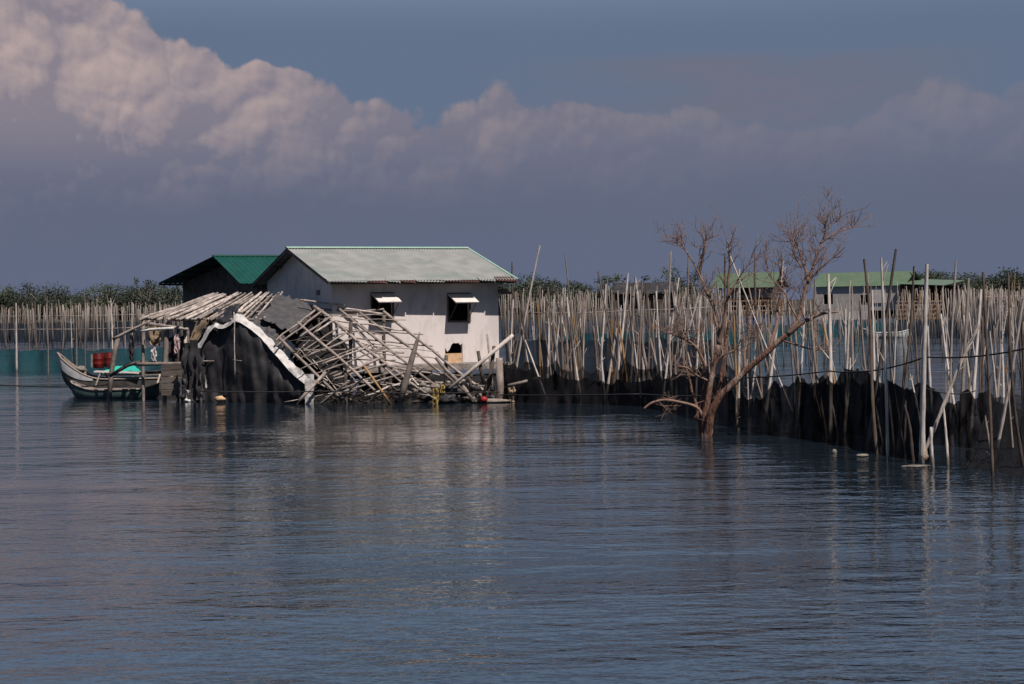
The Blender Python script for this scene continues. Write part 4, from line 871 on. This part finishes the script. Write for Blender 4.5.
# hanging cloths
def cloth(name, x0, x1, y0, y1, Y, mt, label, cat, seed):
    mb = MB()
    def fn(a, b):
        wdt = 1 - 0.35 * abs(2 * a - 1) ** 3
        p = at(lerp(x0, x1, 0.5 + (b - 0.5) * wdt) + 0.8 * nz(a * 4 + seed, b), lerp(y0, y1, a), Y); return p + Vector((0, 0.12 * nz(a * 5, b * 5 + seed), 0))
    mb.grid(fn, 12, 8)
    return lone(mb, name, M[mt], at((x0 + x1) / 2, y0, Y), label, cat, smooth=True)
cloth('hanging_cloth', 174, 180, 334, 353, 55.6, 'pink', 'pink and white cloth hanging under the lean-to roof', 'cloth', 1)
cloth('hanging_cloth', 128.5, 134.5, 335, 361, 55.8, 'blacktarp', 'black cloth hanging from the beam left of the lean-to', 'cloth', 2)
cloth('hanging_cloth', 151, 157, 347, 361, 56.0, 'lining', 'dirty white cloth hanging low between the lean-to posts', 'cloth', 3)
cloth('hanging_cloth', 149, 161, 325, 345, 57.4, 'tan', 'brown cloth hanging at the back of the lean-to', 'cloth', 4)

# ------------------------------------------------------------------ sticks leaning in front of the pale house
def stick(pts, Y, r, mt, name, label, cat, group=None):
    P = [at(x, y, Y if not isinstance(Y, tuple) else lerp(Y[0], Y[1], i / (len(pts) - 1))) for i, (x, y) in enumerate(pts)]
    rr = r if isinstance(r, list) else [lerp(r, r * 0.75, i / (len(P) - 1)) for i in range(len(P))]
    mb = MB(); mb.tube(P, rr, 7); return lone(mb, name, M[mt], P[0], label, cat, group, True)
stick([(399, 406), (405, 384), (412, 358), (417, 341), (420, 332)], 52.2, [0.10, 0.10, 0.09, 0.06, 0.015], 'wood', 'broken_post', 'thick splintered post with a pointed tip leaning in the fallen lattice', 'post')
stick([(391, 405), (378, 386), (364, 366)], 52.0, 0.045, 'ochre', 'bamboo_pole', 'yellowish bamboo pole leaning left across the foot of the fallen lattice', 'pole')
stick([(450, 388), (480, 363), (513, 335)], (52.0, 52.6), [0.05, 0.06, 0.06], 'pale', 'bamboo_pole', 'long pale pole slanting up to the right in front of the pale house', 'pole')
stick([(474, 402), (462, 385), (446, 370), (436, 358)], (52.0, 53.0), 0.07, 'wood', 'bamboo_pole', 'grey pole slanting down to the right below the broken wall hole', 'pole')
stick([(499, 405), (500, 385), (499, 358)], 52.2, [0.14, 0.12, 0.11], 'wood', 'broken_post', 'stout grey post at the right corner below the pale house', 'post')
stick([(484, 384), (481, 370), (478, 351)], 52.4, [0.07, 0.06, 0.055], 'darkwood', 'broken_post', 'dark charred stick leaning left beside the pale house wall', 'post')
stick([(471, 392), (470, 380), (466, 376)], 52.2, 0.06, 'darkwood', 'broken_post', 'short bent black stick in the debris right of the yellow bag', 'post')
stick([(493, 396), (491, 370), (487, 334)], 53.0, 0.045, 'wood', 'bamboo_pole', 'thin grey stick leaning on the right end of the pale house wall', 'pole')
stick([(480, 402), (490, 380), (494, 346)], 52.6, 0.08, 'darkwood', 'broken_post', 'dark knobbly stake in front of the right end of the pale house', 'post')
stick([(508, 386), (524, 382), (541, 377)], 51.8, 0.06, 'wood', 'bamboo_pole', 'pole lying level over the water right of the pale house', 'pole')
stick([(404, 372), (420, 382), (440, 383), (470, 380)], 53.2, 0.05, 'lath', 'bamboo_pole', 'curved pale pole sagging under the house deck', 'pole')
stick([(299, 401), (309, 390), (326, 372)], (52.2, 52.6), 0.06, 'lath', 'bamboo_pole', 'pale pole leaning across the foot of the white tarpaulin edge', 'pole')

# debris
mb = MB()  # mound added to stand in for the darkness beneath the deck
def fn(a, b):
    x = lerp(297, 515, a); e = math.sin(math.pi * b) * min(1, a * 12, (1 - a) * 12); g0 = ground(x, 403.5)
    Y = lerp(max(g0.y, 51.9), 56.5, b); c = at(x, 400, Y)
    return (c.x, Y + 0.25 * nz(a * 30, b * 3), -0.12 + e * (0.30 + 0.35 * nz(a * 26, b * 6, 3)) + 0.10 * nz(a * 70, b * 12, 5))
mb.grid(fn, 110, 14)
lone(mb, 'added_dark_mound', [mat('debris', (0.012, 0.010, 0.009), (0.055, 0.046, 0.04), 7, 0.9, detail=8, lo=0.42, hi=0.72, bump=0.05, bscale=12)], at(400, 400, 54) * Vector((1, 1, 0)) if False else (at(400, 400, 54).x, 54, 0), 'low dark debris mound added to darken the water below the fallen lattice', 'debris')
def lump(name, x, y, Y, rx, ry, rz_, mt, label, cat, seed, rough=0.35, group=None):
    mb = MB(); c = at(x, y, Y)
    def fn(a, b):
        th, ph = a * 2 * math.pi, (b - 0.5) * math.pi; q = Vector((math.cos(th) * math.cos(ph), math.sin(th) * math.cos(ph), math.sin(ph)))
        k_ = 1 + rough * nz(q.x * 2 + seed, q.y * 2, q.z * 2)
        return c + Vector((q.x * rx, q.y * ry, q.z * rz_)) * k_
    mb.grid(fn, 16, 9); return lone(mb, name, M[mt], c, label, cat, group, True)
lump('float_buoy', 483.5, 399.5, 51.9, 0.13, 0.12, 0.10, 'redbuoy', 'bright red float lying in the debris at the water edge', 'float', 1, 0.08)
cloth('torn_bag', 432, 439, 388, 404, 51.9, 'yellow', 'torn yellow bag hanging into the water in the debris', 'bag', 6)
cloth('torn_bag', 440, 445, 383, 394, 52.0, 'yellow', 'small yellow cloth strip right of the torn yellow bag', 'bag', 9)
cloth('torn_bag', 508, 516, 383, 402, 52.0, 'tan', 'yellowish brown sack on the sticks right of the stout grey post', 'bag', 12)
lump('foam_block', 426, 391, 52.6, 0.18, 0.14, 0.10, 'foam', 'small pale foam block in the debris left of the yellow bag', 'foam block', 3)
lump('plastic_sheet', 456, 391, 52.4, 0.5, 0.2, 0.14, 'greytarp', 'crumpled grey plastic sheet in the debris beside the red float', 'sheet', 4, 0.5)
lump('plastic_sheet', 470, 398, 52.2, 0.2, 0.15, 0.08, 'foam', 'crumpled white plastic sheet left of the red float', 'sheet', 5, 0.5)
lump('plastic_sheet', 447, 399, 52.1, 0.3, 0.2, 0.16, 'blacktarp', 'crumpled black plastic sheet beside the torn yellow bag', 'sheet', 6, 0.5)
lump('driftwood', 492, 401, 52.0, 0.5, 0.14, 0.08, 'wood', 'short driftwood log floating below the stout grey post', 'log', 7, 0.3)
lump('foam_block', 220, 399, 54.2, 0.17, 0.12, 0.10, 'timber', 'brownish bundle floating at the foot of the black tarpaulin', 'bundle', 8, 0.4)
lump('plastic_bottle', 834.5, 452, ydist(834.5, 453), 0.05, 0.05, 0.06, 'foam', 'small white bottle floating near the black net', 'bottle', 9, 0.1)
lump('foam_block', 862, 455.5, ydist(862, 456.5), 0.12, 0.1, 0.035, 'foam', 'flat pale foam piece floating right of the bottle', 'foam block', 10, 0.3)
lump('foam_block', 916, 466, ydist(916, 466.5), 0.26, 0.16, 0.02, 'foam', 'flat white foam slab at the foot of the thick pale post', 'foam block', 11, 0.35)
lump('rope_bundle', 923.5, 455, ydist(924, 463) + 0.02, 0.085, 0.085, 0.13, 'tan', 'tan rope bundle tied round the foot of the thick pale post', 'bundle', 12, 0.4)
lump('foam_block', 671, 410, ydist(671, 411), 0.16, 0.1, 0.06, 'foam', 'small pale float beside the arched driftwood branch', 'foam block', 13, 0.3)
# small scraps on the added mound so that it reads as litter
for i in range(26):
    x = jr.uniform(408, 520); y = jr.uniform(385, 402); lump('debris_scrap', x, y, jr.uniform(51.8, 53.2), jr.uniform(0.05, 0.22), 0.08, jr.uniform(0.03, 0.10), jr.choice(('wood', 'darkwood', 'greytarp', 'foam', 'darkwood', 'blacktarp')), 'small scrap of litter in the debris heap below the pale house', 'scrap', 20 + i, 0.6, 'litter scraps below the pale house')

# ropes
def rope(pts, r, label):
    P = []
    for (p, q, sag) in pts:
        for t in range(13): P.append(p.lerp(q, t / 12) - Vector((0, 0, sag * 4 * (t / 12) * (1 - t / 12))))
    mb = MB(); mb.tube(P, r, 5); return lone(mb, 'mooring_rope', M['rope'], P[0], label, 'rope', smooth=True)
rope([(at(-40, 382, 58), at(70, 386.5, 58), 0.05), (at(70, 386.5, 58), at(112, 384, 57), 0.03)], 0.025, 'dark rope running low over the water to the boats at the left')
rope([(at(200, 391, 52), at(330, 391, 51.8), 0.03), (at(330, 391, 51.8), at(500, 392, 51.5), 0.05)], 0.018, 'thin dark rope stretched along the front of the collapsed hut')
rope([(at(500, 395, 51), at(640, 394, 46), 0.02), (at(640, 394, 46), at(700, 396, 42), 0.02)], 0.018, 'thin dark rope along the foot of the middle net')
rope([(at(676, 375, 40), at(828, 371, 36), 0.1), (at(828, 371, 36), at(925, 357, 32), 0.12), (at(925, 357, 32), at(1050, 342, 29), 0.1)], 0.016, 'long dark rope slung between the stakes at the right')
rope([(at(925, 388, 31.8), at(975, 391, 33), 0.08)], 0.012, 'short thin line from the thick pale post to the stake on its right')

# ------------------------------------------------------------------ boats
def boat(name, loc, rz, L, beam, depth, prow, stern, mh, mtrim, label, draft=0.16, white_bow=False, mi='wood'):
    root = empty(name, loc, label, 'boat', rz)
    def station(t, s, inset=0.0):
        # t 0 prow .. 1 stern ; s -1..1 across
        w_ = beam / 2 * (math.sin(math.pi * min(1, 0.04 + t * 0.96) ** 0.75) ** 0.7 if 0 < t < 1 else 0.02); w_ = max(0.015, w_ - inset)
        sheer = depth + prow * max(0, 1 - t / 0.32) ** 2 + stern * max(0, (t - 0.72) / 0.28) ** 2
        keel = -draft + (prow * 0.55 + draft) * max(0, 1 - t / 0.2) ** 2.2 + (stern * 0.5 + draft) * max(0, (t - 0.86) / 0.14) ** 2 + inset
        a = abs(s); z = keel + (sheer - keel) * a ** 2.2
        x = L * (t - 0.5) - 0.22 * prow * max(0, 1 - t / 0.3) * a ** 1.5
        return Vector((x, w_ * (1 - (1 - a) ** 1.7) * (1 if s > 0 else -1), z))
    hb = MB(); hb.grid(lambda a, b: station(a, 2 * b - 1), 40, 12)
    hb.build('hull', mh, root, smooth=True)
    ib = MB(); ib.grid(lambda a, b: station(0.03 + a * 0.94, 2 * b - 1, 0.035) - Vector((0, 0, 0.0)), 40, 12); ib.build('inner_lining', M[mi], root, smooth=True)
    for s in (-1, 1):
        g = MB(); g.tube([station(t / 30, s) + Vector((0, 0, 0.005)) for t in range(31)], 0.03, 6); g.build('gunwale', mtrim, root, smooth=True)
    for t in (0.3, 0.5, 0.7):
        q = MB(); a, b = station(t, 0.92, 0.05), station(t, -0.92, 0.05); q.beam(a, b, 0.16, 0.03); q.build('thwart', M[mi], root)
    if white_bow:
        for sg in (-1, 1):
            wb = MB(); wb.grid(lambda a, b: station(a * 0.24, sg * lerp(0.74 + 0.2 * a, 1.0, b), -0.012), 14, 6); wb.build('painted_bow', M['hullwhite'], root, smooth=True)
    return root
Y1 = 60.5; c1_ = at(128, 392, Y1)
b1 = boat('outrigger_boat', (c1_.x + 0.12, Y1, 0), R(4), 4.7, 1.0, 0.56, 0.95, 0.25, M['hulldark'], M['wood'], 'long dark wooden boat with a high white prow, moored behind the small dinghy', white_bow=True)
for sx in (-1.0, 1.1):
    mb = MB(); mb.tube([(sx, -1.5, 0.35), (sx, -0.6, 0.74), (sx, 0.6, 0.74), (sx, 1.5, 0.35)], 0.035, 6); mb.build('outrigger_arm', M['lath'], b1, smooth=True)
mb = MB(); mb.box((0.25, 0, 0.70), (2.3, 0.8, 0.035)); mb.build('deck_board', M['tan'], b1)
Y2 = 57.8; c2b = at(116, 399, Y2)
b2o = boat('dinghy', (c2b.x, Y2, 0), R(-2), 2.95, 0.75, 0.30, 0.30, 0.18, M['hullteal'], M['lath'], 'small dark teal dinghy floating in front of the long white prowed boat', 0.1)
def drum(x, y, Y, label):
    c = at(x, y, Y); mb = MB(); prof = [(0, 0.17), (0.02, 0.19), (0.14, 0.185), (0.155, 0.195), (0.17, 0.185), (0.31, 0.185), (0.325, 0.195), (0.34, 0.185), (0.46, 0.185), (0.49, 0.17)]
    r0 = empty('plastic_drum', c, label, 'drum', 0, 'red drums in the long boat'); mb.tube([(0, 0, p[0]) for p in prof], [p[1] for p in prof], 18); mb.build('barrel', M['red'], r0, smooth=True)
    lb = MB(); lb.tube([(0, 0, 0.49), (0, 0, 0.53)], 0.175, 18); lb.build('lid', M['red'], r0, smooth=False); return r0
drum(98.5, 368, Y1 + 0.1, 'left one of the two red drums standing in the long boat')
drum(109.5, 367, Y1 + 0.1, 'right one of the two red drums standing in the long boat')
mb = MB(); mb.beam(at(92, 367.5, Y1), at(92, 354, Y1), 0.1, 0.06, (1, 0, 0)); lone(mb, 'wooden_board', M['lath'], at(92, 367.5, Y1), 'narrow pale board standing left of the red drums', 'board')
mb = MB(); sheet(mb, (at(103, 371.8, Y1 - 0.4), at(141, 371.0, Y1 - 0.4), at(134, 365.6, Y1 + 0.3), at(110, 366.4, Y1 + 0.3)), 14, 8, 0.05, 4, 0.04); lone(mb, 'folded_tarp', M['teal'], at(122, 370, Y1), 'bright teal tarpaulin spread across the long boat', 'tarpaulin', smooth=True)
mb = MB(); mb.beam(at(95, 371.5, Y1 - 0.45), at(141, 372.6, Y1 - 0.45), 0.35, 0.05); lone(mb, 'wooden_board', M['awning'], at(118, 372, Y1 - 0.4), 'long pale board lying under the teal tarpaulin', 'board')
lump('net_bundle', 80, 369.5, Y1, 0.24, 0.2, 0.13, 'foam', 'pale bundle of net lying behind the white prow', 'bundle', 31, 0.5)
# small far boat below the porch house
fb = at(886, 333, 128); boat('dinghy', (fb.x, 128, 0), R(3), 3.4, 0.9, 0.4, 0.35, 0.2, M['hullwhite'], M['hullwhite'], 'small pale boat moored below the far porch house', 0.1)

# ------------------------------------------------------------------ bare tree
TY = ydist(706, 437); tb = ground(706, 437)
tree = wroot('bare_tree', tb, 'leafless reddish brown tree with a leaning trunk standing in the water', 'tree')
def limb(pts, r0, r1, dY=(0, 0), n=8):
    P = [at(x, y, TY + lerp(dY[0], dY[1], i / max(1, len(pts) - 1))) for i, (x, y) in enumerate(pts)]
    # resample through a Catmull-Rom curve with a little wobble
    Q = []
    for i in range(len(P) - 1):
        p0_, p1_, p2_, p3_ = P[max(0, i - 1)], P[i], P[i + 1], P[min(len(P) - 1, i + 2)]
        for s in range(4):
            t = s / 4; Q.append(0.5 * ((2 * p1_) + (p2_ - p0_) * t + (2 * p0_ - 5 * p1_ + 4 * p2_ - p3_) * t * t + (3 * p1_ - p0_ - 3 * p2_ + p3_) * t ** 3))
    Q.append(P[-1])
    Q = [q + Vector((nz(q.x * 3, q.z * 3), nz(q.z * 3, 7), 0)) * 0.035 for q in Q]
    rad = [lerp(r0, r1, i / (len(Q) - 1)) * (1 + 0.12 * nz(i * 1.3, r0 * 99)) for i in range(len(Q))]
    return Q, rad
tr_rnd = random.Random(21)
def twigs(mb, Q, rad, start, count, l0, l1, depth, upb=0.5):
    for i in range(count):
        t = tr_rnd.uniform(start, 1.0); j = min(len(Q) - 2, int(t * (len(Q) - 1))); p = Q[j]
        d0 = (Q[j + 1] - Q[j]).normalized(); sd_ = Vector((tr_rnd.gauss(0, 1), tr_rnd.gauss(0, 0.8), tr_rnd.gauss(0, 0.5) + upb)).normalized()
        dr = (d0 * 0.75 + sd_).normalized(); L = tr_rnd.uniform(l0, l1); r = min(rad[j] * 0.7, 0.0048 + L * 0.008); P = [p]; k_ = 5
        for s in range(k_):
            dr = (dr + Vector((tr_rnd.gauss(0, 0.2), tr_rnd.gauss(0, 0.2), tr_rnd.gauss(0.05, 0.2)))).normalized(); P.append(P[-1] + dr * L / k_)
        rr = [lerp(r, max(0.0032, r * 0.3), s / k_) for s in range(k_ + 1)]
        mb.tube(P, rr, 4)
        if depth > 0: twigs(mb, P, rr, 0.25, tr_rnd.randint(3, 5), l0 * 0.5, l1 * 0.55, depth - 1, upb)
tk = MB()
main = [limb([(705, 446), (704, 430), (705, 412), (709, 392), (713, 370), (719, 345)], 0.085, 0.048),
        limb([(706, 446), (708, 428), (714, 408), (725, 391), (746, 371), (770, 349), (788, 335)], 0.10, 0.056, (0, -0.5)),
        limb([(704, 446), (702, 428), (700, 412), (703, 392), (708, 375)], 0.055, 0.035, (0, 0.3)),
        limb([(708, 446), (711, 425), (716, 400), (722, 372), (726, 345), (728, 320)], 0.06, 0.03, (0.1, 0.5)),
        limb([(704, 446), (699, 425), (696, 405), (691, 388), (688, 374)], 0.04, 0.02, (0, 0.4))]
for Q, rad in main: tk.tube(Q, rad, 12)
tk.build('trunk', M['bark'], tree, smooth=True)
limbs = [([(719, 345), (717, 325), (713, 306), (705, 288), (697, 270), (688, 254), (679, 240)], 0.046, 0.012, (0, 0.5), 0.3, 12, 2),
         ([(699, 275), (702, 258), (704, 245), (703, 236)], 0.04, 0.015, (0.4, 0.2), 0.2, 9, 1),
         ([(719, 345), (724, 322), (727, 298), (730, 268), (729, 252), (727, 240)], 0.05, 0.012, (0, -0.4), 0.3, 11, 1),
         ([(788, 335), (799, 318), (802, 303), (809, 283), (814, 262), (820, 246), (826, 232), (835, 219)], 0.054, 0.011, (-0.5, -0.2), 0.25, 15, 2),
         ([(809, 283), (803, 262), (797, 246), (792, 232)], 0.038, 0.010, (-0.4, 0.1), 0.2, 9, 2),
         ([(820, 243), (832, 235), (845, 229), (857, 226)], 0.026, 0.008, (-0.3, -0.1), 0.2, 8, 1),
         ([(826, 232), (824, 224), (820, 216)], 0.014, 0.006, (-0.2, 0.1), 0.1, 5, 0),
         ([(802, 268), (792, 250), (794, 236), (790, 224)], 0.018, 0.006, (-0.3, 0.2), 0.2, 9, 1),
         ([(809, 283), (820, 268), (836, 256), (846, 246)], 0.022, 0.007, (-0.3, -0.6), 0.2, 9, 1),
         ([(797, 318), (786, 296), (774, 280), (764, 262)], 0.026, 0.008, (-0.4, 0.1), 0.25, 10, 1),
         ([(727, 298), (738, 280), (746, 268), (757, 258)], 0.02, 0.006, (-0.2, -0.4), 0.2, 8, 1),
         ([(835, 222), (842, 216), (850, 211)], 0.012, 0.006, (-0.2, -0.3), 0.1, 4, 0),
         ([(770, 349), (776, 325), (779, 303), (781, 280), (779, 262)], 0.045, 0.012, (-0.3, 0.4), 0.35, 9, 2),
         ([(788, 335), (805, 321), (822, 314), (838, 312)], 0.06, 0.018, (-0.5, -0.9), 0.3, 7, 1),
         ([(783, 340), (800, 346), (816, 350), (836, 352)], 0.028, 0.009, (-0.5, -0.2), 0.3, 7, 1),
         ([(708, 375), (702, 358), (694, 345), (683, 338), (672, 335)], 0.045, 0.012, (0.3, 0.1), 0.2, 14, 2),
         ([(711, 382), (698, 376), (688, 368), (676, 366)], 0.03, 0.010, (0.1, -0.3), 0.2, 12, 1),
         ([(713, 370), (722, 356), (735, 350), (742, 338)], 0.03, 0.010, (0.0, -0.3), 0.2, 8, 1),
         ([(746, 371), (744, 352), (750, 330), (748, 312)], 0.04, 0.011, (-0.2, 0.3), 0.3, 8, 2)]
for pts, r0, r1, dY, st_, cnt, dep in limbs:
    Q, rad = limb(pts, r0, r1, dY); bb = MB(); bb.tube(Q, rad, 7)
    twigs(bb, Q, rad, st_, int(cnt * 1.3), 0.25, 0.78, dep if dep < 3 else 2)
    bb.build('branch', M['twig'], tree, smooth=True)
Q, rad = limb([(644, 409), (652, 403), (664, 400), (678, 402), (696, 407), (704, 420)], 0.026, 0.04)
mb = MB(); mb.tube(Q, rad, 7); twigs(mb, Q, rad, 0.2, 9, 0.2, 0.7, 1, 0.1)
lone(mb, 'driftwood_branch', M['twig'], Q[0], 'arched driftwood branch lying on the water left of the bare tree foot', 'branch', smooth=True)

for o in S.objects:
    if o.get('_world') is not None: del o['_world']
